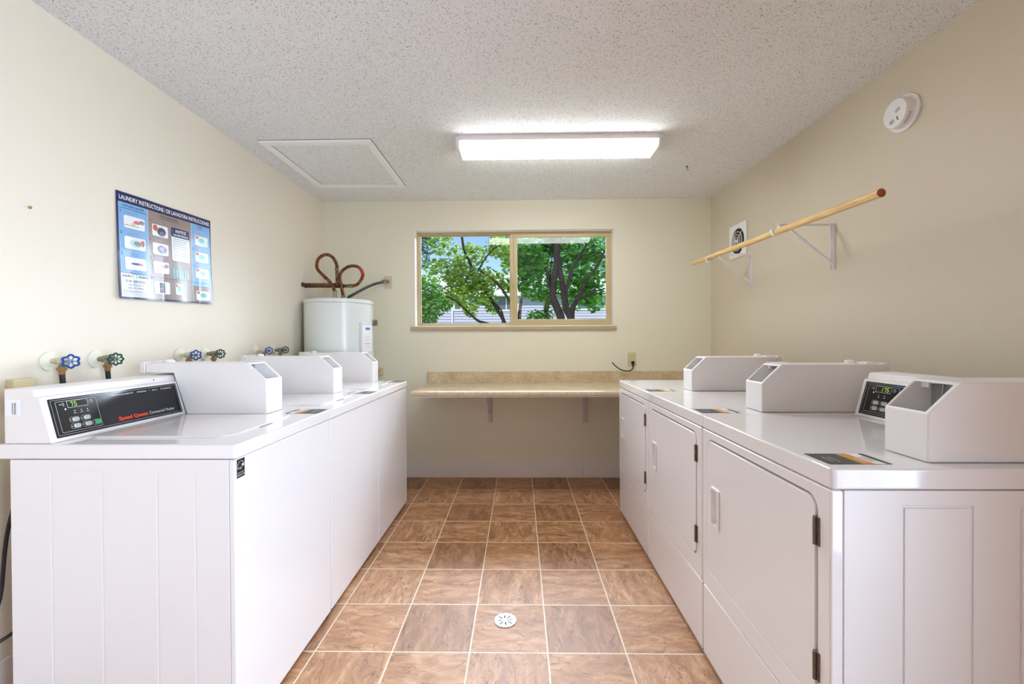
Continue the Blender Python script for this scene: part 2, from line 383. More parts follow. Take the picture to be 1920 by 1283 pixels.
sash = wpart(b, 'sliding_sash', 'alum', bevel=.003)
wpart(MB().box((-.018, YB+.100, WZ0+.062), (.785, YB+.104, WZ1-.047)), 'glass_pane', 'glass')
b = MB().box((-.066, YB+.078, 1.70), (-.05, YB+.092, 1.80)).cyl((-.058, YB+.084, 1.72), (-.058, YB+.068, 1.72), .006)
wpart(b, 'latch', 'alum', bevel=.002)
wpart(MB().box((-.957, YB-.022, 1.303), (.848, YB, 1.335)), 'sill', 'sill', bevel=.004)
b = MB().box((WX0, YB+.0005, WZ0+.006), (WX0+.003, YB+.087, WZ1-.003)).box((WX1-.003, YB+.0005, WZ0+.006), (WX1, YB+.087, WZ1-.003)).box((WX0, YB+.0005, WZ1-.003), (WX1, YB+.087, WZ1))
wpart(b, 'jamb_lining', 'trim')
wpart(MB().box((WX0+.001, YB, 1.3355), (WX1-.001, YB+.088, 1.341)), 'sill_board', 'trim')

# ---------------------------------------------------------------- ceiling things
lf = thing('ceiling_light', 'long fluorescent ceiling light with a glowing wraparound lens, near the window', 'light', (.238, 2.695, ZC))
b = MB().prism([(-.100, 0), (.100, 0), (.104, -.034), (-.104, -.034)], 'x', -.592, .592)
b.build('metal_housing', 'white_plastic', lf)
M['lens'] = mat('glowing_lens', (.9, .9, .9), .4, emit=(.95, .98, 1), es=12)
prof = [(-.1035, -.0345), (.1035, -.0345), (.100, -.050), (.085, -.074), (-.085, -.074), (-.100, -.050)]
MB().prism(prof, 'x', -.592, .592).build('lens', 'lens', lf, bevel=.006)
cap = [(-.100, -.003), (.100, -.003), (.107, -.036), (.088, -.078), (-.088, -.078), (-.107, -.036)]
for s in (-1, 1): MB().prism(cap, 'x', s*.593, s*.612).build('end_cap', 'white_plastic', lf, bevel=.002)
ah = thing('attic_hatch', 'square textured attic access panel framed in white trim, in the ceiling', 'hatch', (-1.245, 3.03, ZC))
x0, x1, y0, y1 = -.345, .345, -.40, .40
b = MB()
t_ = .045
b.box((x0, y0, -.016), (x1, y0+t_, 0)).box((x0, y1-t_, -.016), (x1, y1, 0)).box((x0, y0+t_, -.016), (x0+t_, y1-t_, 0)).box((x1-t_, y0+t_, -.016), (x1, y1-t_, 0))
b.build('trim_frame', mat('bright_white_trim', (.93, .93, .92), .5), ah, bevel=.002)
MB().box((x0+t_+.007, y0+t_+.007, -.005), (x1-t_-.007, y1-t_-.007, -.0012)).build('hatch_panel', 'popcorn', ah)
MB().box((x0-.003, y0-.003, -.0011), (x1+.003, y1+.003, -.0003)).build('joint_shade', 'dark', ah)  # thin dark sheet stands in for shadow lines round and inside the trim
b = MB().cyl((1.195, 3.11, ZC), (1.195, 3.11, ZC-.006), .008).tube(catmull([(1.195, 3.11, ZC-.004), (1.195, 3.11, ZC-.02), (1.203, 3.11, ZC-.028), (1.208, 3.11, ZC-.02)]), .0018, 6)
tag(b.build('ceiling_hook', 'hinge'), 'tiny dark screw hook in the ceiling beside the light', 'hook')

# ---------------------------------------------------------------- counter
ct = thing('folding_counter', 'long speckled beige laminate counter with backsplash, below the window', 'counter', (0, YB, .84))
def loc_build(b, name, mt, par, **k):
    o = b.build(name, mt, **k); o.parent = par; o.matrix_parent_inverse = Matrix.Translation(-par.location); return o
b = MB().prism([(3.807, .80), (3.807, .836), (3.215, .836), (3.203, .832), (3.198, .822), (3.198, .808), (3.203, .80)], 'x', -.81, XR-.002)
loc_build(b, 'countertop', 'laminate', ct)
b = MB().box((-.81, 3.8065, .80), (XR-.002, YB-.0005, .937)); loc_build(b, 'backsplash', 'laminate', ct, bevel=.003)
b = MB().box((-.81, 3.22, .79), (XR-.002, 3.30, .7995)); loc_build(b, 'support_strip', 'trim', ct)
def cbracket(x, label):
    t = thing('shelf_bracket', label, 'bracket', (x, YB, .79), 0, 'brackets under the folding counter')
    MB().box((-.020, -.004, -.308), (.020, -.0005, .009)).box((.010, -.016, -.30), (.014, -.004, .0)).build('wall_plate', 'grey_metal', t, bevel=.0015)
    MB().box((-.018, -.46, .005), (.018, -.004, .009)).build('top_arm', 'grey_metal', t, bevel=.001)
    MB().tube([(0, -.006, -.22), (-.004, -.42, .004)], .006, 8).build('brace', 'grey_metal', t)
    return t
cb = cbracket(-.262, 'white metal bracket under the counter, the one nearer the washers')
dup(cb, (.575, YB, .79), 'white metal bracket under the counter, the one nearer the dryers')

# ---------------------------------------------------------------- washers and dryers
def seg7(b, d, M4, w_, h):
    SEG = {'7': 'abc', '5': 'afgcd', '1': 'bc'}[d]; t = h*.115; g = h*.03; k = .12
    def hb(v): b.quad(*[M4 @ Vector(p) for p in ((g+v*k, v-t/2, 0), (w_-g+v*k, v-t/2, 0), (w_-g+v*k, v+t/2, 0), (g+v*k, v+t/2, 0))])
    def vb(u, v0, v1): b.quad(*[M4 @ Vector(p) for p in ((u-t/2+v0*k, v0+g, 0), (u+t/2+v0*k, v0+g, 0), (u+t/2+v1*k, v1-g, 0), (u-t/2+v1*k, v1-g, 0))])
    for q in SEG:
        if q == 'a': hb(h-t/2)
        if q == 'g': hb(h/2)
        if q == 'd': hb(t/2)
        if q == 'b': vb(w_, h/2, h)
        if q == 'c': vb(w_, 0, h/2)
        if q == 'f': vb(0, h/2, h)
        if q == 'e': vb(0, 0, h/2)
def outline(b, M4, u0, u1, v0, v1, t, r=.002):
    A = rrect(u0, u1, v0, v1, r, 3); B = rrect(u0+t, u1-t, v0+t, v1-t, max(r-t, .0004), 3); n = len(A)
    for i in range(n):
        j = (i+1) % n; b.quad(*[M4 @ Vector((*q, 0)) for q in (A[i], A[j], B[j], B[i])])
def plate(b, M4, u0, u1, v0, v1, r=.002, z=0):
    b._f([b.v(M4 @ Vector((*q, z))) for q in rrect(u0, u1, v0, v1, r, 3)])

def machine(kind, label, loc, rz, group):
    """front in plane x=0 facing -x, runs back to x=.73, width along y; control side is +y"""
    dry = kind == 'dryer'
    W = .694 if dry else .649; H = .930 if dry else .917; rim = .048 if dry else .044
    t = thing(kind, label, kind, loc, rz, group); hw = W/2; ch = hw-.004
    # cabinet with embossed side panels
    zt = H-rim-.002
    em = [(.159, .317), (.418, .576)] if dry else [(.124, .244), (.404, .564)]
    b = MB(); b.box((.0302 if dry else .0262, -ch, .022), (.685, ch, zt)); 
    cut = MB()
    for a0, a1 in em:
        for s in (-1, 1):   # shallow pressed groove outlining each panel
            zq = zt-.034
            cut.prism([(a0, .06), (a0+.006, .06), (a0+.006, zq-.006), (a1-.006, zq-.006), (a1-.006, .06), (a1, .06), (a1, zq), (a0, zq)], 'y', s*ch-(.0034 if dry else .0013), s*ch+.0034)
    b.build('cabinet', 'steel_white', t, bevel=.0012, seg=1, cut=cut)
    for sx in (.07, .62):
        for sy in (-.24, .24):
            MB().cyl((sx, sy, 0), (sx, sy, .024), .016, 12).build('foot', 'black', t)
    # top deck
    MB().prism(rrect(0, .73, -hw+.0005, hw-.0005, .012, 4), 'z', H-rim, H).build('top_deck', 'enamel', t, bevel=.006, seg=3)
    if not dry:
        MB().prism(rrect(.009, .0138, -ch, ch, .002, 2), 'z', .03, .04).build('front_lip', 'enamel', t)
        MB().box((.007, -ch, .018), (.026, ch, zt)).build('front_panel', 'enamel', t, bevel=.005, seg=3)
        # lid lying in the deck, with finger notch
        lid = MB().prism(rrect(.085, .55, -.17, .235, .05, 6), 'z', H-.001, H+.0055)
        lid.build('lid', 'enamel', t, bevel=.003, seg=3)
        MB().prism(rrect(.076, .092, .00, .07, .006, 3), 'z', H+.0002, H+.0024).build('lid_notch', 'mech', t)
    else:
        dy0, dy1, dz0, dz1 = -.293, .298, .365, .845
        cut = MB(); cut.prism(rrect(dy0-.004, dy1+.004, dz0-.004, dz1+.004, .034), 'x', -.01, .0135)
        b = MB(); b.box((.0, -ch, .288), (.030, ch, zt))
        b.build('front_panel', 'enamel', t, bevel=.006, seg=3, cut=cut)
        MB().box((.002, -ch, .020), (.030, ch, .284)).build('kick_panel', 'enamel', t, bevel=.006, seg=3)
        MB().prism(rrect(dy0-.0036, dy1+.0036, dz0-.0036, dz1+.0036, .033), 'x', .0119, .0130).build('door_gap_shade', 'gap_shade', t)  # dark sheet at the groove bottom, painted as shade in the door gap
        hy0, hy1, hz0, hz1 = .195, .262, .545, .685
        cut = MB(); cut.prism(rrect(hy0+.006, hy1-.006, hz0+.006, hz1-.006, .004), 'x', -.02, .0105)
        dr = MB().prism(rrect(dy0, dy1, dz0, dz1, .03), 'x', -.002, .0118).build('door', 'enamel', t, bevel=.0025, seg=2, cut=cut)
        # recessed pull with raised rim, scooped inside
        b = MB(); A = rrect(hy0, hy1, hz0, hz1, .006); B = rrect(hy0+.009, hy1-.009, hz0+.009, hz1-.009, .004); n = len(A)
        for x_a, x_b, P, Q in ((-.0021, -.007, A, A), (-.007, -.007, A, B), (-.007, .0095, B, B)):
            for i in range(n):
                j = (i+1) % n; b.quad((x_a, *P[i]), (x_a, *P[j]), (x_b, *Q[j]), (x_b, *Q[i]))
        b._f([b.v((.0095, *q)) for q in B])
        b.build('door_handle', 'enamel', dr)
        for hz in (.45, .77):
            b = MB().box((-.003, dy0-.016, hz-.034), (.003, dy0+.004, hz+.034)).cyl((-.005, dy0-.004, hz-.033), (-.005, dy0-.004, hz-.001), .0045, 10).cyl((-.005, dy0-.004, hz+.001), (-.005, dy0-.004, hz+.033), .0045, 10)
            b.build('hinge', 'hinge', t, bevel=.0006)
    # control console
    xb, xt, xk = (.569, .612, .709) if dry else (.564, .608, .709)
    hc = .163
    prof = [(xb, H), (xt-.006, H+hc-.024), (xt+.002, H+hc-.006), (xt+.014, H+hc), (xk, H+hc+.002), (xk, H)]
    prof = [(xb, H+.0002), (xb+.036, H+.137), (xb+.050, H+.141), (xb+.054, H+hc-.004), (xb+.062, H+hc), (xk, H+hc+.002), (xk, H+.0002)]
    con = MB().prism(prof, 'y', -.178 if dry else -hw+.012, hw-.010).build('console', 'steel_white', t, bevel=.004, seg=3)
    # graphics on the sloping face: origin lower left, u right (-y), v up the slope
    sl = Vector((.036, 0, .137)).normalized(); nrm = Vector((-sl.z, 0, sl.x))
    o0 = Vector((xb, hw-.010, H))
    F = Matrix(((0, sl.x, nrm.x, o0.x), (-1, 0, 0, o0.y), (0, sl.z, nrm.z, o0.z), (0, 0, 0, 1)))
    def lv(k): return F @ Matrix.Translation((0, 0, k))
    def tx(u, v, k): return F @ Matrix.Translation((u, v, k))
    b = MB().prism(rrect(.018, (.507 if not dry else .498), .012, .134, .003, 3), 'z', 0, .0012); 
    for v_ in b.bm.verts: v_.co = F @ v_.co
    K = .0015
    b.m(1); outline(b, lv(K), .024, .501 if not dry else .492, .018, .129, .0006)
    outline(b, lv(K), .0365, .165, .025, .123, .0007)
    for ux in ((.088, .109, .129) if not dry else (.088, .112)):
        plate(b, tx(ux, .088, K), -.0017, .0017, -.0017, .0017, .0016)
        for q in range(3): plate(b, tx(ux-.004+q*.003, .080, K), 0, .002, 0, .0018, .0003)
    for q in range(3): plate(b, tx(.047+q*.003, .112, K), 0, .002, 0, .002, .0003)
    outline(b, tx(.058, .112, K), -.001, .003, -.005, .006, .0007)
    plate(b, tx(.060, .094, K), 0, .0045, 0, .006, .002)
    A = lv(K)
    b2 = [(Vector((.146+.006*cos(a*pi/8), .112+.006*sin(a*pi/8), 0)), Vector((.146+.0052*cos(a*pi/8), .112+.0052*sin(a*pi/8), 0))) for a in range(17)]
    for (p, q), (r_, s_) in zip(b2, b2[1:]): b.quad(A @ p, A @ r_, A @ s_, A @ q)
    plate(b, tx(.146, .112, K), -.0006, .0006, -.0006, .003, .0003); plate(b, tx(.146, .112, K), -.0006, .0025, -.0006, .0006, .0003)
    if not dry:
        b.text('PERMANENT   PRESS  \u2022  ALL   FABRIC', .0052, tx(.215, .1165, K), width=.265)
        b.text('Commercial Washer', .0115, tx(.352, .029, K), width=.118)
        b.m(2); b.text('Speed Queen', .0120, tx(.226, .029, K), width=.119, bold=.05)
    pan = b.build('control_panel', ['black_panel', 'print_white', 'print_red'], con)
    b = MB(); 
    b.m(0); plate(b, tx(0, 0, K+.0003), .0705, .1335, .1005, .1215, .002)
    b.m(1); outline(b, tx(0, 0, K+.0006), .0695, .1345, .0995, .1225, .0009)
    b.m(2)
    for i, ch_ in enumerate('175' if dry else '75'):
        seg7(b, ch_, tx((.091 if dry else .078)+.0125*i, .1035, K+.0008), .0068, .0145)
    b.build('display', ['led_bg', 'print_white', 'led'], pan)
    for ur in (0, 1):
        for vr in (0, 1):
            u0, v0 = .073+.036*ur, .061-.021*vr
            b = MB(); b.T = tx(u0, v0, K+.0002)
            b.m(0).prism(rrect(0, .021, -.0055, .0055, .0052, 4), 'z', 0, .0012)
            b.m(1); b.quad((.006, -.0008, .0014), (.013, -.0008, .0014), (.013, .0003, .0014), (.006, .0003, .0014)); b.quad((.006, .0014, .0014), (.013, .0014, .0014), (.013, .0024, .0014), (.006, .0024, .0014))
            b.quad((.015, -.003, .0014), (.0175, -.003, .0014), (.0168, .003, .0014), (.0158, .003, .0014))
            b.m(2); plate(b, Matrix.Translation((-.004, 0, .0003)), -.0013, .0013, -.0013, .0013, .0012)
            outline(b, Matrix.Identity(4), -.0075, .0235, -.0078, .0078, .0006, .006)
            b.build('button', ['grey_btn', 'black', 'print_white'], pan)
    b = MB(); b.T = tx(.141, .040, K+.0002); b.m(0).prism(rrect(0, .019, -.006, .006, .004, 4), 'z', 0, .0014)
    b.m(1); outline(b, Matrix.Identity(4), -.006, .0215, -.0082, .0082, .0006, .005)
    b.build('start_button', ['green_btn', 'print_white'], pan)['label'] = 'green start button'
    # coin box: wedge-nosed vault with an open tray in its sloping nose
    cy0, cy1 = (-.3025, -.1805) if dry else (-.315, -.193)
    fx = .253 if dry else .214; z1 = H+(.189 if dry else .214); zf = H+(.115 if dry else .143); sx = fx+(.077)
    prof = [(fx, H+.001), (fx, zf), (sx, z1), (.722, z1), (.722, H+hc+.010), (xb+.030+.016-.006, H+hc+.010), (xb+.030, H+.139), (xb-.016, H+.001)]
    if dry: prof = prof[:3]+[(.7225, z1), (.7225, z1-.034), (.700, z1-.034), (.700, H+.001)]
    cut = MB().prism([(fx+.006, zf-.02), (fx+.006, z1+.1), (sx-.012, z1+.1), (sx-.012, z1-.008), (fx+.118, z1-.008), (fx+.118, zf-.045)], 'y', cy0+.014, cy1-.008)
    cbx = MB().prism(prof, 'y', cy0, cy1).build('coin_box', 'steel_white', t, bevel=.004, seg=3, cut=cut)
    # mechanism plate at the back of the tray
    px = fx+.1165
    b = MB().box((px-.003, cy0+.0145, zf-.036), (px, cy1-.0085, z1-.0085))
    b.m(1)
    ly = cy1-.046
    b.tube(catmull([(px-.008, ly, z1-.012), (px-.010, ly, z1-.035), (px-.006, ly+.002, z1-.050), (px-.012, ly+.014, z1-.055)]), .0024, 8)
    b.tube([Vector((px-.006, ly+.006+.012*cos(a*pi/8), z1-.062+.009*sin(a*pi/8))) for a in range(16)], .0018, 6, closed=True)
    b.m(2)
    hx = [Vector((px-.0036, cy1-.078+.014*cos(a*pi/3), z1-.028+.011*sin(a*pi/3))) for a in range(6)]
    hi = [Vector((px-.0036, cy1-.078+.0128*cos(a*pi/3), z1-.028+.0098*sin(a*pi/3))) for a in range(6)]
    for i in range(6): j = (i+1) % 6; b.quad(hx[i], hx[j], hi[j], hi[i])
    b.text('25', .009, Matrix(((0, 0, -1, px-.0036), (-1, 0, 0, cy1-.071), (0, 1, 0, z1-.032), (0, 0, 0, 1))), width=.013)
    b.build('coin_mechanism', ['mech', 'galv', 'black'], cbx)
    b = MB().box((px-.030, cy1-.030, z1-.0095), (px-.003, cy1-.009, z1-.0125)).box((px-.030, cy1-.030, z1-.022), (px-.028, cy1-.009, z1-.0125))
    b.build('coin_guide', 'white_plastic', cbx)
    MB().box((.7235, cy0-.001, z1-.044), (.748, cy1+.001, z1+.005)).build('end_cover', 'steel_white', cbx, bevel=.004)
    b = MB().lathe([(.018, 0), (.018, .008), (.013, .013), (0, .013)], 20, Matrix.Translation((.655, (cy0+cy1)/2+.02, z1))).box((.675, cy0+.02, z1), (.722, cy1-.03, z1+.006))
    b.build('lock', 'white_plastic', cbx)
    # instruction strip stuck on the deck in front of the coin box
    cyc = (cy0+cy1)/2
    if dry: L0, L1, v0, v1 = .020, .170, -hw+.036, -hw+.128
    else:   L0, L1, v0, v1 = .012, .150, -hw+.008, -hw+.118
    Z = H+.0008; K0 = L1-L0
    b = MB(); seq = [(0, .50, 0), (.50, .55, 1), (.55, .70, 2), (.70, .72, 3), (.72, .88, 3), (.88, .97, 0)]
    for a, e_, mi in seq:
        b.m(mi); b.quad((L0+K0*a, v0, Z), (L0+K0*e_, v0, Z), (L0+K0*e_, v1, Z), (L0+K0*a, v1, Z))
    Tm = lambda x, y: Matrix(((0, 1, 0, x), (-1, 0, 0, y), (0, 0, 1, Z+.0004), (0, 0, 0, 1)))
    for k in range(4):   # lines of print too small to read, as fine bars
        b.m(3 if k < 2 else 0)
        x_ = L0+K0*(.15, .25, .76, .82)[k]
        b.quad((x_, v0+.02, Z+.0004), (x_+.0022, v0+.02, Z+.0004), (x_+.0022, v1-.03, Z+.0004), (x_, v1-.03, Z+.0004))
    b.m(3); x_ = L0+K0*.61; b.quad((x_, v0+.012, Z+.0004), (x_+.004, v0+.012, Z+.0004), (x_+.004, v1-.04, Z+.0004), (x_, v1-.04, Z+.0004))
    b.build('instruction_label', [LBL[i] for i in range(4)], t)
    return t
LBL = [mat('label_charcoal', c(54, 50, 62), .35), mat('label_green', c(120, 180, 40), .35), mat('label_orange', c(240, 130, 40), .35), mat('label_white', c(240, 240, 240), .4)]

gw_, gd_ = 'top-load washers along the left wall', 'dryers along the right wall'
WY = [1.26+.325+.651*i for i in range(3)]
DYc = [.982+.3475+.695*i for i in range(3)]
wa = machine('washer', 'nearest white top-load washer, its black control panel showing 75', (-.836, WY[0], 0), pi, gw_)
wb = dup(wa, (-.836, WY[1], 0), 'middle white top-load washer, between the two others')
wc = dup(wa, (-.836, WY[2], 0), 'farthest white top-load washer, in front of the water heater')
da = machine('dryer', 'nearest white dryer, its black control panel showing 175', (.700, DYc[0], 0), 0, gd_)
db = dup(da, (.700, DYc[1], 0), 'middle white dryer, between the two others')
dc = dup(da, (.700, DYc[2], 0), 'farthest white dryer, beside the folding counter')
# stickers only the nearest washer wears
b = MB(); x_ = -.007
def E_(y, z, k=0): return Vector((.0066-.0003*k, y, z))
y0, y1, z0, z1 = .312, .275, .812, .868
ym, yw = (y0+y1)/2, (y0-y1)
b.quad(E_(y0, z0), E_(y1, z0), E_(y1, z1), E_(y0, z1)); b.m(1)
zc = z0+.030
arc = [(ym+.017*cos(a*pi/14), zc+.020*sin(a*pi/14)) for a in range(15)]; ar2 = [(ym+.0158*cos(a*pi/14), zc+.0188*sin(a*pi/14)) for a in range(15)]
for i in range(14): b.quad(E_(*arc[i], 1), E_(*arc[i+1], 1), E_(*ar2[i+1], 1), E_(*ar2[i], 1))
b.text('energy', .007, Matrix(((0, 0, -1, .0063), (-1, 0, 0, ym+.016), (0, 1, 0, zc-.004), (0, 0, 0, 1))), width=.020)
star = [E_(ym-.009+(.007 if i % 2 == 0 else .003)*sin(i*pi/5), zc+.006+(.007 if i % 2 == 0 else .003)*cos(i*pi/5), 1) for i in range(10)]
b._f([b.v(p) for p in star])
b.quad(E_(y0-.002, z0+.0145, 1), E_(y1+.002, z0+.0145, 1), E_(y1+.002, z0+.0155, 1), E_(y0-.002, z0+.0155, 1))
b.text('ENERGY STAR', .0055, Matrix(((0, 0, -1, .0063), (-1, 0, 0, y0-.002), (0, 1, 0, z0+.005), (0, 0, 0, 1))), width=.033)
b.build('efficiency_sticker', ['black', 'print_white'], wa)['label'] = 'black and white efficiency sticker'
b = MB(); ye = WY[0]-1.27+.0003     # console end, local +y side
X0 = .655
b.quad((X0, ye, 1.00), (X0+.05, ye, 1.00), (X0+.05, ye, 1.052), (X0, ye, 1.052)); b.m(1)
for i in range(9): b.box((X0+.016, ye, 1.006+i*.004), (X0+.022, ye+.0004, 1.008+i*.004))
b.box((X0+.026, ye, 1.006), (X0+.0275, ye+.0004, 1.04))
b.build('barcode_sticker', ['paper', 'black'], wa)
MB().lathe([(.0045, 0), (.0045, .002), (0, .003)], 12, Matrix.Translation((.6185, -.11, 1.0665)) @ Matrix.Rotation(-pi/2, 4, 'Y')).build('sensor', 'black', wa)

# ---------------------------------------------------------------- supply valves and hoses
def valve(y, z, colr, label, reach=.0, first=True):
    t = thing('supply_valve', label, 'valve', (XL, y, z), 0, 'supply valves above the washers')
    MB().lathe([(.036, .0005), (.035, .006), (.016, .012), (.013, .016)], 28, Matrix.Rotation(pi/2, 4, 'Y')).build('escutcheon', 'wall_cream', t)
    A = Matrix.Rotation(R(-8), 4, 'Z') @ Matrix.Rotation(pi/2, 4, 'Y')
    MB().lathe([(.0095, .008), (.0095, .035), (.013, .036), (.013, .045), (.0155, .05), (.0155, .066), (.0115, .068), (.0115, .08), (.006, .081), (.005, .098)], 14, A).build('valve_body', 'oldbrass' if colr == 'green' else 'dirtypipe', t)
    p = A @ Vector((0, 0, .057))
    MB().cyl(p, p+Vector((0, 0, -.024)), .0095, 12).build('outlet', 'oldbrass', t)
    MB().lathe([(.0145, 0), (.0145, .012), (.010, .013), (.010, .026), (.009, .027)], 8, Matrix.Translation(p+Vector((0, 0, -.022))) @ Matrix.Rotation(pi, 4, 'X')).build('hose_coupling', 'brass', t)
    # handwheel, turned towards the aisle
    Hm = Matrix.Translation(A @ Vector((0, 0, .098))) @ Matrix.Rotation(R(-34), 4, 'Z') @ Matrix.Rotation(pi/2, 4, 'Y')
    b = MB(); b.T = Hm; n = 40
    lob = 6 if colr == 'blue' else 8
    ring = [Vector(((.0215+.0028*cos(lob*a))*cos(a), (.0215+.0028*cos(lob*a))*sin(a), 0)) for a in [2*pi*i/n for i in range(n)]]
    b.tube(ring, .0037, 8, closed=True)
    for i in range(lob):
        a = 2*pi*(i+.5)/lob; b.tube([(0, 0, 0), (.020*cos(a), .020*sin(a), 0)], .0019, 6)
    b.lathe([(.006, -.004), (.006, .004), (0, .005)], 10)
    hwl = b.build('handwheel', colr, t); hwl['label'] = colr+' handwheel'
    return p
SP = [(1.575, 'blue', 'blue-handled valve above the nearest washer'), (1.752, 'green', 'green-handled valve above the nearest washer'),
      (2.19, 'blue', 'blue-handled valve above the middle washer'), (2.37, 'green', 'green-handled valve above the middle washer'),
      (2.835, 'blue', 'blue-handled valve above the farthest washer'), (3.035, 'green', 'green-handled valve above the farthest washer')]
for i, (y, col_, lab) in enumerate(SP):
    p = valve(y, 1.150+(.004 if i > 3 else 0), col_, lab)
    q = Vector((XL, y, 1.150)) + p + Vector((0, 0, -.048))
    e_ = Vector((-1.60, y+.07, .35))
    h = catmull([q+Vector((0, 0, .004)), q+Vector((.004, .006, -.06)), Vector((-1.665, y+.03, .9)), Vector((-1.665, y+.05, .6)), Vector((-1.62, y+.06, .4)), Vector((-1.535, y+.06, .34))], 5)
    wl = ('nearest', 'nearest', 'middle', 'middle', 'farthest', 'farthest')[i]
    tag(MB().tube(h, .0085, 10).build('supply_hose', 'black'), f'black rubber hose hanging from the {col_}-handled valve above the {wl} washer', 'hose', 'supply hoses behind the washers')
# power outlet and cords at the near left
b = thing('wall_outlet', 'almond wall outlet box behind the nearest washer, by the blue-handled valve', 'outlet', (XL, 1.472, 1.05))
MB().box((0, -.036, -.055), (.030, .036, .045)).build('cover_plate', 'almond', b, bevel=.004)
for s in (-1, 1): MB().prism([(s*.017+.012*cos(a*pi/8), -.015+.014*sin(a*pi/8)) for a in range(16)], 'x', .0302, .032).build('socket', 'almond', b)
tag(MB().tube(catmull([(-1.70, 1.50, .92), (-1.69, 1.40, .62), (-1.645, 1.335, .41), (-1.655, 1.30, .325), (-1.635, 1.315, .285), (-1.60, 1.36, .31), (-1.535, 1.40, .35)], 6), .0055, 8).build('power_cord', 'black'), 'black power cord looping behind the nearest washer at the floor', 'cord')

# ---------------------------------------------------------------- water heater
hx, hy, hr = -1.458, 3.492, .262
wh = thing('water_heater', 'pale cylindrical water heater in the corner behind the washers', 'water heater', (hx, hy, 0))
MB().lathe([(hr-.02, 0), (hr, .006), (hr, 1.506), (hr-.004, 1.508)], 64).build('tank', 'heater', wh)
MB().lathe([(hr-.006, 1.5085), (hr+.003, 1.509), (hr+.003, 1.534), (hr-.006, 1.541), (0, 1.543)], 64).build('top_lid', 'heater', wh)
ph = Matrix.Rotation(R(-22), 4, 'Z')
b = MB(); b.T = ph; b.prism([(hr-.012, -.06), (hr+.022, -.06), (hr+.022, .06), (hr-.012, .06)], 'z', 1.12, 1.36)
ap = b.build('access_cover', 'heater', wh, bevel=.008, seg=3)
b = MB(); b.T = ph
LX = hr+.0225
b.quad((LX, -.05, 1.13), (LX, .05, 1.13), (LX, .05, 1.335), (LX, -.05, 1.335)); b.m(1)
b.quad((LX+.0005, -.02, 1.30), (LX+.0005, .03, 1.30), (LX+.0005, .03, 1.318), (LX+.0005, -.02, 1.318)); b.m(2)
b.quad((LX+.0005, -.035, 1.19), (LX+.0005, .03, 1.19), (LX+.0005, .03, 1.194), (LX+.0005, -.035, 1.194)); b.m(3)
for k in range(6): b.quad((LX+.0005, -.03, 1.15+.018*k+.006), (LX+.0005, .025, 1.15+.018*k+.006), (LX+.0005, .025, 1.152+.018*k+.006), (LX+.0005, -.03, 1.152+.018*k+.006))
b.build('rating_label', ['paper', mat('label_blue', (.05, .2, .6), .5), 'print_red', 'mech'], ap)
b = MB(); b.T = Matrix.Rotation(R(8), 4, 'Z'); b.box((hr-.01, -.02, 1.335), (hr+.035, .02, 1.385)); b.build('relief_valve', 'oldbrass', wh, bevel=.004)
MB().cyl((-.02, -.04, 1.54), (-.02, -.04, 1.60), .013, 14).build('inlet_nipple', 'galv', wh)
MB().cyl((.028, .008, 1.54), (.028, .008, 1.562), .013, 14).build('outlet_nipple', 'oldbrass', wh)
def corr(b, pts, r):  # corrugated flexible tube
    P = catmull(pts, 14); n = len(P)
    b.tube(P, r, 12, rfun=lambda t: r*(1+.10*sin(t*(n-1)*pi*.5*1.0)))
FY = 3.452
f1 = thing('flexible_supply_line', 'tall looped copper flexible pipe rising from the water heater, nearer the left wall', 'pipe', (-1.478, FY, 1.6), 0, 'copper lines on the water heater')
def at_(par, P): return [Vector(p)-par.location for p in P]
b = MB(); corr(b, at_(f1, [(-1.478, FY, 1.612), (-1.486, FY-.036, 1.664), (-1.543, FY-.038, 1.725), (-1.592, FY-.02, 1.768), (-1.622, FY, 1.811), (-1.607, FY, 1.873), (-1.551, FY, 1.906), (-1.495, FY, 1.886), (-1.463, FY, 1.832), (-1.459, FY, 1.80)]), .0125)
b.build('flex_tube', 'copper', f1)
b = MB(); b.lathe([(.016, 0), (.016, .018), (.013, .02)], 8, Matrix.Translation((0, 0, 0))).lathe([(.014, .172), (.0165, .176), (.0165, .196), (.013, .2)], 8, Matrix.Translation((.019, 0, 0)))
b.build('coupling', 'oldbrass', f1)
b = MB().cyl((.018, 0, .0815), (.019, 0, .172), .011, 12).cyl((.019, 0, .150), (.019, 0, .156), .015, 12); b.build('riser', 'darkpipe', f1)
f2 = thing('flexible_supply_line', 'lower looped copper flexible pipe wrapped with red tape, above the water heater', 'pipe', (-1.430, 3.5, 1.6), 0, 'copper lines on the water heater')
b = MB(); p2 = [(-1.430, 3.5, 1.582), (-1.430, 3.462, 1.662), (-1.445, 3.472, 1.74), (-1.421, 3.5, 1.796), (-1.365, 3.5, 1.821), (-1.304, 3.5, 1.812), (-1.270, 3.5, 1.765), (-1.277, 3.5, 1.72), (-1.312, 3.5, 1.674), (-1.350, 3.5, 1.660)]
corr(b, at_(f2, p2), .0125); b.build('flex_tube', 'copper', f2)
b = MB().tube(at_(f2, catmull(p2, 6)[33:39]), .0142, 12); b.build('tape_wrap', 'redtape', f2)
b = MB().lathe([(.017, -.036), (.017, -.018), (.013, -.015)], 8).cyl((.078, 0, .060), (.048, 0, .061), .0165, 8); b.build('coupling', 'oldbrass', f2)
b = MB().cyl((XL, FY, 1.668), (-1.452, FY, 1.664), .0125, 14).lathe([(.018, 0), (.018, .012)], 14, Matrix.Translation((XL, FY, 1.668)) @ Matrix.Rotation(pi/2, 4, 'Y'))
b.cyl((-1.475, FY, 1.664), (-1.445, FY, 1.664), .016, 12)
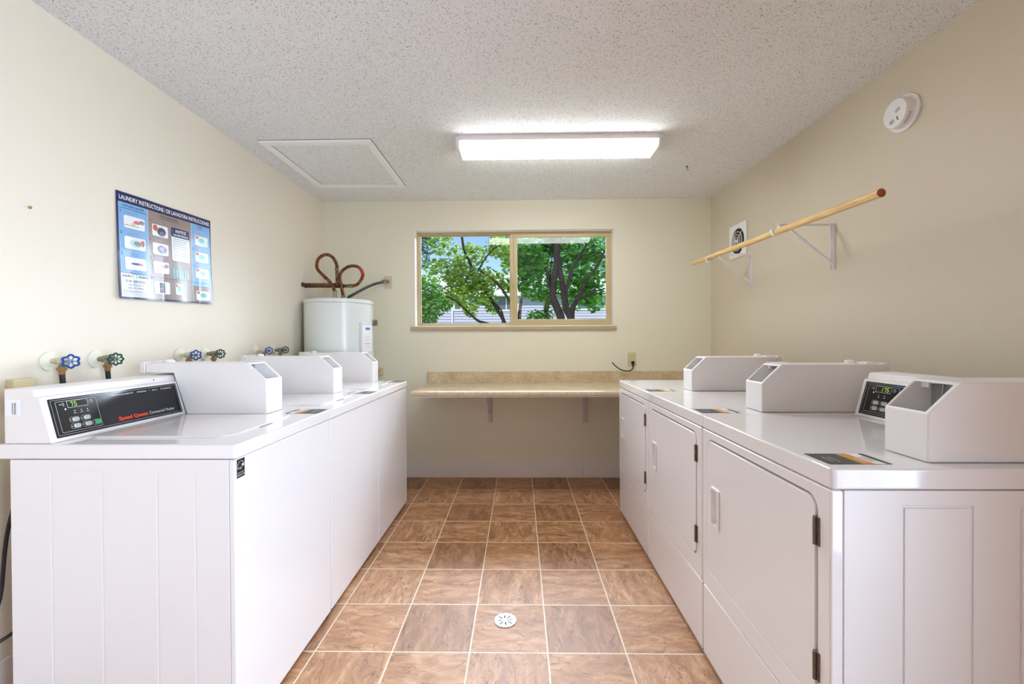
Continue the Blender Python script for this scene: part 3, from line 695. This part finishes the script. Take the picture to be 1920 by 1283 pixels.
tag(b.build('cold_water_pipe', ['darkpipe']), 'tarnished copper pipe from the left wall to the tall copper loop', 'pipe')
b = MB().cyl((XL, 3.5, 1.66), (-1.375, 3.5, 1.660), .0125, 14).cyl((-1.52, 3.5, 1.66), (-1.42, 3.5, 1.66), .0155, 14)
tag(b.build('hot_water_pipe', ['darkpipe']), 'tarnished copper pipe from the left wall to the loop with red tape', 'pipe')
jp = thing('conduit_plate', 'small square metal cover plate on the back wall holding the grey conduit', 'plate', (-1.16, YB, 1.73))
MB().box((-.034, -.004, -.056), (.034, -.0005, .056)).build('cover_plate', 'wall_tan', jp, bevel=.0015)
b = MB().cyl((0, -.004, .005), (-.01, -.05, .003), .014, 12); b.m(1).cyl((-.012, -.045, .003), (-.03, -.062, -.003), .017, 10); b.build('connector', ['galv', 'brass'], jp)
b = MB(); corr(b, [(-1.185, 3.768, 1.725), (-1.235, 3.70, 1.700), (-1.30, 3.63, 1.655), (-1.38, 3.59, 1.600), (-1.42, 3.585, 1.575), (-1.40, 3.57, 1.557)], .0115)
tag(b.build('flex_conduit', 'conduit'), 'dark grey flexible conduit running from the back wall down to the water heater', 'conduit')
lo = thing('junction_box', 'small almond wall box with a pipe stub on the back wall, beside the farthest washer', 'box', (-1.238, YB, .943))
MB().box((-.03, -.03, -.03), (.03, -.0005, .032)).build('box_body', 'almond', lo, bevel=.003)
MB().cyl((-.01, -.03, 0), (-.01, -.05, 0), .012, 12).build('pipe_stub', 'galv', lo)

# ---------------------------------------------------------------- outlet and cord on the back wall
ob = thing('wall_outlet', 'almond duplex outlet on the back wall above the counter', 'outlet', (.986, YB, 1.039))
cp_ = MB().box((-.036, -.006, -.060), (.036, -.0005, .060)).build('cover_plate', 'almond', ob, bevel=.003)
for s in (-1, 1):
    b = MB().prism([(.017*cos(a*pi/8), .027*s+.015*sin(a*pi/8)) for a in range(16)], 'y', -.0085, -.0062)
    b.m(1).box((-.008, -.0088, .027*s-.002), (-.006, -.0085, .027*s+.007)).box((.006, -.0088, .027*s-.002), (.008, -.0085, .027*s+.007)).box((-.002, -.0088, .027*s-.010), (.002, -.0085, .027*s-.006))
    b.build('socket', ['almond', 'black'], ob)
pc = thing('power_cord', 'short black plugged-in power cord curling left from the back wall outlet', 'cord', (.99, YB-.0092, 1.012))
MB().box((-.012, -.024, -.012), (.012, 0, .012)).lathe([(.008, 0), (.0045, .03)], 10, Matrix.Translation((0, -.014, -.010)) @ Matrix.Rotation(pi, 4, 'X')).build('plug', 'black', pc, bevel=.003)
MB().tube(catmull([(0, -.014, -.035), (-.012, -.03, -.058), (-.05, -.04, -.072), (-.11, -.045, -.060), (-.16, -.04, -.025), (-.182, -.04, .0)], 6), .0048, 8).lathe([(.0, 0), (.0065, .001), (.0065, .008), (0, .009)], 8, Matrix.Translation((-.182, -.04, -.004))).build('cable', 'black', pc)

# ---------------------------------------------------------------- right wall things
def rbracket(y, label):
    t = thing('rod_bracket', label, 'bracket', (XR, y, 1.82), 0, 'brackets holding the hanging rod')
    b = MB().box((-.0035, -.011, -.235), (-.0003, .011, .008)).box((-.014, -.011, -.235), (-.0035, -.0085, .008)).box((-.014, .0085, -.235), (-.0035, .011, .008))
    b.build('wall_leg', 'white_metal', t, bevel=.001)
    for z in (-.225, -.012): MB().cyl((-.0035, 0, z), (-.0055, 0, z), .004, 10).build('screw', 'hinge', t)
    MB().box((-.300, -.010, .004), (-.004, .010, .008)).box((-.29, -.010, -.004), (-.004, -.0075, .004)).build('top_arm', 'white_metal', t, bevel=.001)
    b = MB(); d = [(-.006, -.212), (-.006, -.200), (-.255, .003), (-.268, .003)]
    b.prism(d, 'y', -.009, .009); b.build('brace', 'white_metal', t, bevel=.001)
    # hook: strap that drops from the arm and cups the rod
    b = MB(); cx, cz, rr = -.310, -.033, .0185
    P = [(cx+.030, .006), (cx+.022, .004)]+[(cx+rr*cos(a), cz+rr*sin(a)) for a in [R(20-20*i) for i in range(11)]]+[(cx-rr-.004, cz+.012)]
    for i in range(len(P)-1):
        (xa, za), (xb_, zb) = P[i], P[i+1]; b.tube([(xa, 0, za), (xb_, 0, zb)], .003, 6)
        b.box((min(xa, xb_)-.0008, -.011, min(za, zb)-.0008), (max(xa, xb_)+.0008, .011, max(za, zb)+.0008))
    b.build('rod_cup', 'white_metal', t)
    return t
rb = rbracket(2.338, 'white triangular rod bracket on the right wall, the nearer one')
dup(rb, (XR, 3.146, 1.82), 'white triangular rod bracket on the right wall, beside the fan vent')
rod = thing('hanging_rod', 'long round pine rod for hanging clothes on the right wall', 'rod', (1.365, 1.66, 1.787))
b = MB().cyl((0, .0006, -.018), (0, 1.755, .022), .0165, 28); ro = b.build('dowel', 'wood', rod)
MB().cyl((0, 0, -.018), (0, .0008, -.018), .0166, 28).build('end_face', 'endgrain', rod)
for y in (.55, 1.30): pass
ev = thing('exhaust_fan', 'square white exhaust fan vent with round louvred grille on the right wall', 'fan', (XR, 3.343, 1.965))
cut = MB().cyl((-.2, .0, -.005), (.1, .0, -.005), .098, 48)
b = MB(); b.prism(rrect(-.128, .128, -.128, .128, .012, 4), 'x', -.010, -.0005)
b.build('face_plate', 'white_plastic', ev, bevel=.004, seg=3, cut=cut)
MB().cyl((-.0008, 0, -.005), (-.0025, 0, -.005), .0979, 48).build('dark_opening', 'dark', ev)
b = MB()
for r_ in (.030, .050, .072): b.tube([Vector((-.010-.010*(1-r_/.098), r_*cos(a*pi/20), -.005+r_*sin(a*pi/20))) for a in range(40)], .0026, 6, closed=True)
for k in range(4):
    a = pi/4+k*pi/2; b.tube([(-.018, .008*cos(a), -.005+.008*sin(a)), (-.010, .098*cos(a), -.005+.098*sin(a))], .0022, 6)
b.lathe([(.014, .012), (.012, .022), (0, .024)], 20, Matrix.Translation((0, 0, -.005)) @ Matrix.Rotation(-pi/2, 4, 'Y'))
b.build('grille', 'white_plastic', ev)
sd = thing('smoke_detector', 'round white smoke detector high on the right wall', 'smoke detector', (XR, 1.915, 2.195))
Q = Matrix.Rotation(-pi/2, 4, 'Y')
MB().lathe([(.077, .0005), (.077, .008), (.073, .011), (.064, .012)], 48, Q).build('mounting_base', 'white_plastic', sd)
bd = MB().lathe([(.063, .012), (.062, .040), (.058, .045), (0, .047)], 48, Q)
bd = bd.build('detector_body', 'white_plastic', sd)
b = MB(); b.T = Matrix.Translation((-.0472, 0, 0)) @ Matrix.Rotation(R(-20), 4, 'X')
b.m(0)
for k in range(4): b.box((-.0003, -.030+.004*k*0, .006-.004*k), (0, -.006, .0075-.004*k))
for k in range(4): b.box((-.0005, .012+.006*k, -.034), (0, .0145+.006*k, -.018))
b.m(1); b.box((-.001, -.008, -.030), (0, -.003, -.024)).box((-.001, -.008, -.040), (0, -.003, -.034))
b.build('vent_marks', [mat('pale_grey_print', (.42, .38, .42), .5), 'black'], bd)
b = MB(); b.T = Matrix.Rotation(R(0), 4, 'X')
for k in range(14):
    a = R(200+k*3.2); b.box((-.034, .0631*cos(a)-.0006, .0631*sin(a)-.0005), (-.024, .0631*cos(a)+.0006, .0631*sin(a)+.0005))
b.build('side_print', 'mech', bd)

# ---------------------------------------------------------------- floor drain, nail
dn = thing('floor_drain', 'round chrome floor drain cover with eight radial slots', 'drain', (-.067, 1.873, 0))
cut = MB()
for k in range(8):
    a = k*pi/4+.12; cut.T = Matrix.Rotation(a, 4, 'Z'); cut.box((.013, -.0028, -.01), (.038 if k % 2 else .033, .0028, .01))
n = 64; b = MB().prism([((.0475+.0007*cos(12*a))*cos(a), (.0475+.0007*cos(12*a))*sin(a)) for a in [2*pi*i/n for i in range(n)]], 'z', .0012, .004)
b.build('drain_cover', 'drain', dn, bevel=.0008, seg=1, cut=cut)
MB().cyl((0, 0, .0002), (0, 0, .0012), .046, 40).build('drain_well', 'dark', dn)
tag(MB().lathe([(.0012, 0), (.0012, .006), (.0055, .0065), (.005, .009), (0, .010)], 14, Matrix.Translation((XL, 1.514, 1.700)) @ Matrix.Rotation(pi/2, 4, 'Y')).build('wall_nail', 'brass'), 'small brass nail head in the left wall, beside the poster', 'nail')

# ---------------------------------------------------------------- poster
PW, PH = .572, .468
def pf(co):
    u, v, k = co.x, co.y, co.z
    s = u/PW; q = 1-v/PH
    lift = .0035+.012*q*q*(.4+.6*abs(sin(2.4*pi*s)))+.010*s*(1-s)*q + .007*max(0, .12-s)/.12*q+.006*sin(pi*s*2.2)**2*(1-q)*.4
    ang = R(1.9)
    return Vector((XL+lift+k, 1.8485+u*cos(ang)-v*sin(ang)*.2, 1.4095+v+u*sin(ang)))
PM = [mat('poster_navy', c(26, 32, 84), .24), mat('poster_blue', c(130, 178, 226), .24), mat('poster_taupe', c(150, 130, 124), .24), mat('poster_white', c(236, 240, 246), .24), mat('poster_black', c(24, 24, 34), .3),
      mat('poster_pink', c(222, 110, 140), .2), mat('poster_grey', c(150, 152, 164), .2), mat('poster_teal', c(110, 190, 196), .2), mat('poster_purple', c(120, 90, 150), .2), mat('poster_orange', c(206, 96, 60), .2), mat('poster_yellow', c(232, 210, 100), .2), mat('poster_mint', c(196, 224, 214), .2)]
for m_ in PM: m_.node_tree.nodes['Principled BSDF'].inputs['Coat Weight'].default_value = .15; m_.node_tree.nodes['Principled BSDF'].inputs['Coat Roughness'].default_value = .05
b = MB()
LAY = .0004
def prect(u0, u1, v0, v1, mi, k, nu=None, nv=None):
    nu = nu or max(1, int((u1-u0)/.02)); nv = nv or max(1, int((v1-v0)/.03)); b.m(mi)
    G = [[b.v((u0+(u1-u0)*i/nu, v0+(v1-v0)*j/nv, k*LAY)) for j in range(nv+1)] for i in range(nu+1)]
    for i in range(nu):
        for j in range(nv): b._f([G[i][j], G[i+1][j], G[i+1][j+1], G[i][j+1]], True)
def ppoly(P, mi, k): b.m(mi); b._f([b.v((*q, k*LAY)) for q in P])
def ptext(s, h, u, v, mi=4, k=3, width=None, bold=0, align='LEFT'): b.m(mi); b.text(s, h, Matrix.Translation((u, v, k*LAY)), width=width, bold=bold, align=align)
prect(0, PW, 0, PH, 0, 0, 30, 16)
e1, e2, e3 = .155, .425, .563
top = PH-.045
prect(.008, e1, .115, top, 1, 1); prect(e1+.002, e2-.002, .008, top, 2, 1); prect(e2, e3, .09, top, 1, 1); prect(e2, e3, .008, .088, 2, 1); prect(.008, e1, .008, .113, 3, 1)
prect(e1, e1+.002, .008, top, 3, 2); prect(e2-.002, e2, .008, top, 3, 2)
ptext('LAUNDRY INSTRUCTIONS / DE LAVADORA INSTRUCCIONES', .019, .012, PH-.033, 3, 3, width=PW-.026, bold=.02)
ptext('TOP LOAD WASHER', .009, .028, top-.016, 4, 3, width=.108, bold=.01); ptext('LA LAVADORA DE CARGA SUPERIOR', .006, .014, top-.027, 4, 3, width=.134)
ptext('FRONT LOAD WASHER', .008, .228, top-.016, 4, 3, width=.105, bold=.01); ptext('LA LAVADORA DE CARGA FRONTAL', .0055, .222, top-.026, 4, 3, width=.118)
ptext('DRYER', .008, .472, top-.014, 4, 3, width=.032, bold=.01); ptext('LA SECADORA', .005, .462, top-.024, 4, 3, width=.05)
def photo(u0, u1, v0, v1, kind):
    P = rrect(u0, u1, v0, v1, .008, 3); ppoly(P, 4, 2); P = rrect(u0+.001, u1-.001, v0+.001, v1-.001, .0075, 3); ppoly(P, 3, 3)
    w_, h_ = u1-u0, v1-v0; cx, cy = (u0+u1)/2, (v0+v1)/2
    def el(x, y, rx, ry, mi, k=4): ppoly([(cx+x*w_+rx*w_*cos(a*pi/8), cy+y*h_+ry*h_*sin(a*pi/8)) for a in range(16)], mi, k)
    if kind == 'hand': el(.12, .08, .16, .14, 5); el(.34, .16, .13, .16, 6); el(-.05, -.1, .10, .10, 10, 5); prect(u0+.004, u1-.03, cy-.016, cy-.013, 6, 4)
    if kind == 'tub': el(.05, 0, .30, .28, 11); el(.12, .02, .18, .18, 6, 5); el(.36, .1, .08, .25, 9)
    if kind == 'bar': el(.05, 0, .28, .09, 8); el(.22, 0, .12, .06, 5, 5)
    if kind == 'load': el(.08, -.05, .30, .38, 6); el(.08, -.05, .24, .31, 4, 5); el(.12, -.16, .17, .18, 8, 6); el(-.30, .18, .14, .26, 9, 5)
    if kind == 'drum': el(.08, 0, .30, .37, 6); el(.08, 0, .24, .31, 8, 5); el(.02, .05, .10, .14, 6, 6)
    if kind == 'pad': prect(cx-.014, cx+.018, v0+.006, v1-.006, 4, 4); prect(cx-.012, cx+.010, cy-.008, cy-.003, 5, 5)
    if kind == 'mint': el(.05, 0, .30, .36, 11); el(.02, .05, .2, .22, 7, 5); el(-.32, .28, .12, .13, 9, 6)
def step(n, u, v, capu, kind, u1, h=.058):
    ptext(str(n), .012, u, v-.012, 4, 3, bold=.02)
    for q in range(2): prect(capu, capu+.05, v-.004-.006*q, v-.002-.006*q, 6, 3, 2, 1)
    photo(u+.016, u1, v-.018-h, v-.018, kind)
vv = top-.034
for n_, kd in ((1, 'hand'), (2, 'tub'), (3, 'bar')): step(n_, .014, vv-.092*(n_-1), .050, kd, .140)
for n_, kd in ((1, 'load'), (2, 'drum'), (3, 'hand')): step(n_, e1+.007, vv-.005-.088*(n_-1), .19, kd, .274)
for n_, kd in ((1, 'mint'), (2, 'mint'), (3, 'mint')): step(n_, e2+.006, vv-.005-.088*(n_-1), .455, kd, .548, .056)
step(4, e1+.007, .112, .19, 'pad', .274, .062); step(5, .288, .112, .32, 'mint', .350, .060); step(6, e2+.006, .086, .455, 'mint', .548, .052)
P = rrect(.292, .410, .205, .372, .008, 3); ppoly(P, 4, 2); ppoly(rrect(.293, .409, .206, .371, .0075, 3), 3, 3); ppoly(rrect(.293, .409, .326, .371, .0075, 3), 0, 4)
ptext('NOTICE', .014, .318, .350, 3, 5, width=.066, bold=.02); ptext('ADVERTENCIA', .010, .305, .332, 3, 5, width=.094, bold=.01)
for q in range(9): prect(.300, .400-.01*(q % 3), .315-.0115*q, .3175-.0115*q, 6, 4, 4, 1)
ptext('he', .016, .297, .180, 7, 4, bold=.03)
for q in range(6): prect(.296+.018*q, .306+.018*q, .120, .168-.004*(q % 2), 7, 3, 1, 2)
ptext('coin', .013, .014, .096, 0, 3, width=.045, bold=.02); ptext('meter', .013, .096, .096, 0, 3, width=.054, bold=.02)
for i in range(20):
    a, a2 = 2*pi*i/20, 2*pi*(i+1)/20
    if 2 < i < 7 or 12 < i < 17: continue
    ppoly([(.077+.012*cos(a), .101+.009*sin(a)), (.077+.012*cos(a2), .101+.009*sin(a2)), (.077+.009*cos(a2), .101+.006*sin(a2)), (.077+.009*cos(a), .101+.006*sin(a))], 7, 3)
ptext('FOR SERVICE:', .011, .030, .073, 4, 3, width=.098, bold=.01); ptext('503-952-6111', .009, .042, .058, 4, 3, width=.074); ptext('800-952-8506', .009, .042, .044, 4, 3, width=.074)
ptext('service@coinmeter.com', .008, .014, .031, 4, 3, width=.125)
for q in range(3): prect(.014, .148, .012+.006*q, .0135+.006*q, 6, 3, 4, 1)
prect(.06, .56, .110, .1115, 4, 4, 24, 1); prect(.059, .061, .111, .122, 4, 4, 1, 1); prect(.225, .227, .1, .111, 4, 4, 1, 1)
for ax_, n_, st_ in (((1, 0, 0), 48, .012), ((0, 1, 0), 23, .02)):   # slice everything on one grid so all print follows the curl
    for k in range(1, n_):
        bmesh.ops.bisect_plane(b.bm, geom=b.bm.verts[:]+b.bm.edges[:]+b.bm.faces[:], dist=1e-6, plane_co=Vector(ax_)*st_*k, plane_no=ax_)
po = b.build('instruction_poster', PM, fn=pf)
tag(po, 'glossy blue and taupe laundry instructions poster curling off the left wall', 'poster')

# ---------------------------------------------------------------- outside
struct(MB().box((-30, YB+W_+.01, -.3), (30, 60, -.12)).build('ground', 'grass'))
hs = thing('neighbouring_house', 'lilac-grey clapboard house with pale roof across the yard, behind the trees', 'house', (0, 26, -.12))
b = MB(); nb = 24; hh = 4.05/nb
for i in range(nb):
    z = i*hh; b.prism([(0, z), (6, z), (6, z+hh), (.0, z+hh), (-.05, z)], 'x', -12, 10)
b.build('clapboard_wall', 'siding', hs)
b = MB().prism([(-.55, 4.0), (3.2, 5.75), (6.6, 4.0), (6.6, 3.92), (-.55, 3.92)], 'x', -12.4, 10.4); b.build('roof', 'roof', hs)
MB().box((-12.4, -.6, 3.86), (10.4, -.5, 4.03)).build('gutter', 'wwhite', hs)
MB().box((-4.05, -.12, 0), (-3.97, -.04, 3.9)).build('downspout', 'wwhite', hs)
for x0, x1, z0, z1 in ((-3.86, -3.1, 3.12, 3.8), (-1.46, -.1, 3.08, 3.84), (3.5, 4.95, 3.12, 3.72), (6.5, 7.8, 3.12, 3.8)):
    b = MB(); frame(b, x0-.1, x1+.1, z0-.1, z1+.1, -.09, -.03, .1); b.box(((x0+x1)/2-.03, -.09, z0), ((x0+x1)/2+.03, -.03, z1)); wf = b.build('window', 'wwhite', hs)
    MB().box((x0, -.05, z0), (x1, -.035, z1)).build('pane', 'extglass', wf)
def leaves(b, cen, rad, n, size, squash=1.0, shell=.0):
    cx, cy, cz = cen
    for _ in range(n):
        while True:
            p = Vector((random.uniform(-1, 1), random.uniform(-1, 1), random.uniform(-1, 1)))
            if shell < p.length < 1: break
        p = Vector((cx+p.x*rad[0], cy+p.y*rad[1], cz+p.z*rad[2]))
        s = size*random.uniform(.6, 1.25)
        q = Matrix.Rotation(random.uniform(0, 2*pi), 3, 'Z') @ Matrix.Rotation(random.gauss(0, .75), 3, 'X') @ Matrix.Rotation(random.uniform(-.8, .8), 3, 'Y')
        pts = [(-.5, 0, 0), (-.15, .3, .05), (.2, .27, .04), (.55, 0, -.05), (.2, -.27, .04), (-.15, -.3, .05)]
        b._f([b.v(p+q @ (Vector(a)*s)) for a in pts])
def tree(name, label, cat, base, limbs, bark, clusters, leafmat, lsize, lseed):
    random.seed(lseed)
    t = thing(name, label, cat, base)
    first = True
    for pts, r in limbs:
        P = [Vector(p)-t.location for p in pts]; cpts = catmull(P, 5)
        b = MB().tube(cpts, r, 10, rfun=(lambda u, r=r, f=first: r*(1.15-.55*u)))
        b.build('trunk' if first else 'branch', bark, t); first = False
    b = MB()
    for cen, rad, n in clusters: leaves(b, Vector(cen)-t.location, rad, n, lsize)
    b.build('foliage', leafmat, t)
    return t
G0 = -.12
tree('forked_tree', 'dark forked multi-trunk tree close outside, filling the right window pane', 'tree', (.7, 6.5, G0),
     [([(.70, 6.5, G0), (.66, 6.5, .7), (.62, 6.5, 1.25), (.62, 6.5, 1.53), (.55, 6.5, 1.72), (.50, 6.5, 1.88), (.53, 6.5, 2.19), (.56, 6.5, 2.43), (.56, 6.5, 3.4)], .066),
      ([(.78, 6.5, G0), (.79, 6.5, 1.24), (.77, 6.5, 1.53), (.70, 6.5, 1.67), (.67, 6.5, 1.88), (.62, 6.5, 2.19), (.59, 6.5, 2.45)], .06),
      ([(.78, 6.5, 1.45), (.78, 6.5, 1.58), (.81, 6.5, 1.72), (.89, 6.5, 1.83), (.95, 6.5, 1.98)], .046),
      ([(.88, 6.5, 1.80), (1.03, 6.5, 1.89), (1.28, 6.5, 1.97)], .018),
      ([(.70, 6.5, 1.75), (.71, 6.5, 1.95), (.76, 6.5, 2.17), (.83, 6.5, 2.33), (.92, 6.5, 2.48), (1.03, 6.5, 2.66)], .026),
      ([(.92, 6.3, 1.95), (1.02, 6.2, 2.13), (1.11, 6.2, 2.25), (1.22, 6.2, 2.47)], .022),
      ([(.55, 6.5, 1.72), (.49, 6.5, 1.86), (.44, 6.5, 2.07), (.39, 6.5, 2.31), (.36, 6.5, 2.48)], .017),
      ([(.50, 6.55, 1.9), (.47, 6.6, 2.09), (.43, 6.6, 2.33), (.42, 6.6, 2.49)], .010),
      ([(.50, 6.55, 1.95), (.47, 6.6, 2.15), (.49, 6.6, 2.38), (.50, 6.6, 2.53)], .008)],
     'bark', [((.15, 6.6, 2.40), (.30, .5, .26), 620), ((.30, 7.0, 2.75), (.45, .6, .25), 700), ((.85, 6.9, 2.65), (.5, .5, .3), 900), ((1.15, 7.1, 2.35), (.38, .5, .30), 560), ((.9, 7.6, 2.2), (.4, .4, .35), 420), ((1.15, 7.3, 1.98), (.3, .4, .2), 330), ((.35, 7.5, 2.3), (.35, .4, .4), 420), ((1.2, 6.8, 1.75), (.14, .3, .12), 60), ((.05, 6.9, 2.1), (.2, .3, .14), 130), ((1.3, 6.3, 2.6), (.2, .3, .3), 180)], 'leaf_dark', .088, 3)
tree('leafy_tree', 'light green leaning tree with thin branches seen through the left window pane', 'tree', (-.15, 8, G0),
     [([(-.1, 8.0, G0), (-.2, 8.0, 1.0), (-.28, 8.0, 1.52), (-.38, 8.0, 1.72), (-.48, 8.0, 1.9), (-.64, 8.0, 2.13), (-.74, 8.0, 2.28), (-.84, 8.0, 2.48), (-.93, 8, 2.69), (-1.02, 8, 2.89), (-1.1, 8, 3.5)], .036),
      ([(-.29, 8.0, 1.55), (-.32, 8.0, 1.72), (-.41, 8.0, 1.85), (-.48, 8.0, 1.9)], .016),
      ([(.05, 7.7, 1.2), (-.02, 7.6, 1.6), (-.13, 7.6, 1.81), (-.24, 7.6, 2.0), (-.36, 7.6, 2.17), (-.53, 7.6, 2.31), (-.68, 7.6, 2.42)], .026),
      ([(-.74, 7.8, 2.45), (-.62, 7.8, 2.65), (-.48, 7.8, 2.82), (-.27, 7.8, 2.96)], .014),
      ([(-.3, 7.4, 1.40), (-.55, 7.0, 1.48), (-.67, 7.0, 1.52), (-.82, 7.0, 1.65), (-.97, 7.0, 1.79), (-1.11, 7.0, 1.89), (-1.33, 7.0, 1.95)], .022),
      ([(-.74, 8.0, 2.28), (-1.02, 8.0, 2.42), (-1.25, 8.0, 2.6), (-1.47, 8.0, 2.72)], .014)],
     'bark', [((-1.35, 8.0, 2.50), (.42, .5, .22), 460), ((-.95, 7.9, 2.30), (.42, .5, .24), 620), ((-.55, 7.9, 2.30), (.28, .5, .22), 330), ((-1.15, 7.9, 2.02), (.4, .5, .2), 420), ((-.95, 8.2, 2.78), (.38, .5, .24), 360), ((-1.45, 8.2, 3.0), (.3, .5, .18), 200), ((-.35, 8.1, 2.92), (.30, .5, .20), 330), ((-.15, 8.0, 2.62), (.2, .4, .2), 160), ((-.62, 8.1, 1.98), (.22, .4, .16), 220), ((-.22, 8.0, 2.2), (.16, .3, .14), 130), ((-.85, 7.5, 1.72), (.16, .3, .12), 70), ((-.50, 8.2, 1.78), (.14, .3, .09), 50)], 'leaf_light', .085, 5)
tree('garden_shrub', 'dense drooping green shrub at the lower left corner of the window view', 'shrub', (-1.45, 6.2, G0),
     [([(-1.45, 6.2, G0), (-1.43, 6.2, 1.0), (-1.42, 6.2, 1.8)], .03)], 'bark',
     [((-1.43, 6.2, 1.96), (.34, .35, .20), 1300), ((-1.32, 6.2, 1.73), (.36, .35, .19), 1500), ((-1.43, 6.2, 1.52), (.27, .35, .18), 1200), ((-1.5, 6.2, 1.0), (.36, .35, .45), 900)], 'leaf_mid', .05, 8)
tree('background_tree', 'hazy blue-green tree top at the upper left corner of the window view', 'tree', (-2.3, 10.5, G0),
     [([(-2.3, 10.5, G0), (-2.5, 10.5, 2.0), (-2.6, 10.5, 3.2)], .05)], 'bark2',
     [((-2.3, 10.5, 3.65), (.36, .4, .4), 1100), ((-2.38, 10.5, 3.15), (.22, .4, .25), 300), ((-2.1, 10.5, 3.95), (.5, .4, .25), 700)], 'leaf_blue', .07, 9)
tree('mottled_tree', 'slender tree with mottled bark beyond the window, left of the forked trunks', 'tree', (-.02, 9.5, G0),
     [([(-.03, 9.5, G0), (-.02, 9.5, 1.2), (.0, 9.5, 1.64), (.03, 9.5, 2.02), (.09, 9.5, 2.37), (.14, 9.5, 3.2)], .045)], 'bark2',
     [((.15, 9.6, 2.75), (.5, .5, .35), 500), ((.35, 9.6, 2.25), (.32, .4, .18), 240), ((-.1, 9.6, 3.3), (.6, .5, .4), 500), ((1.3, 10, 2.8), (.8, .6, .6), 900)], 'leaf_mid', .095, 11)
tree('stout_tree', 'short stout mottled trunk with low green boughs behind the forked trunks', 'tree', (.53, 8.5, G0),
     [([(.53, 8.5, G0), (.53, 8.5, 1.2), (.53, 8.5, 1.6), (.54, 8.5, 1.93), (.58, 8.5, 2.06), (.61, 8.5, 2.3)], .058)], 'bark2',
     [((.42, 8.4, 2.05), (.28, .3, .13), 260), ((.40, 8.4, 1.66), (.30, .3, .13), 260), ((.62, 8.4, 1.85), (.2, .3, .12), 100), ((1.02, 8.6, 1.92), (.22, .3, .22), 200), ((.9, 8.6, 2.4), (.5, .3, .3), 400)], 'leaf_mid', .07, 13)
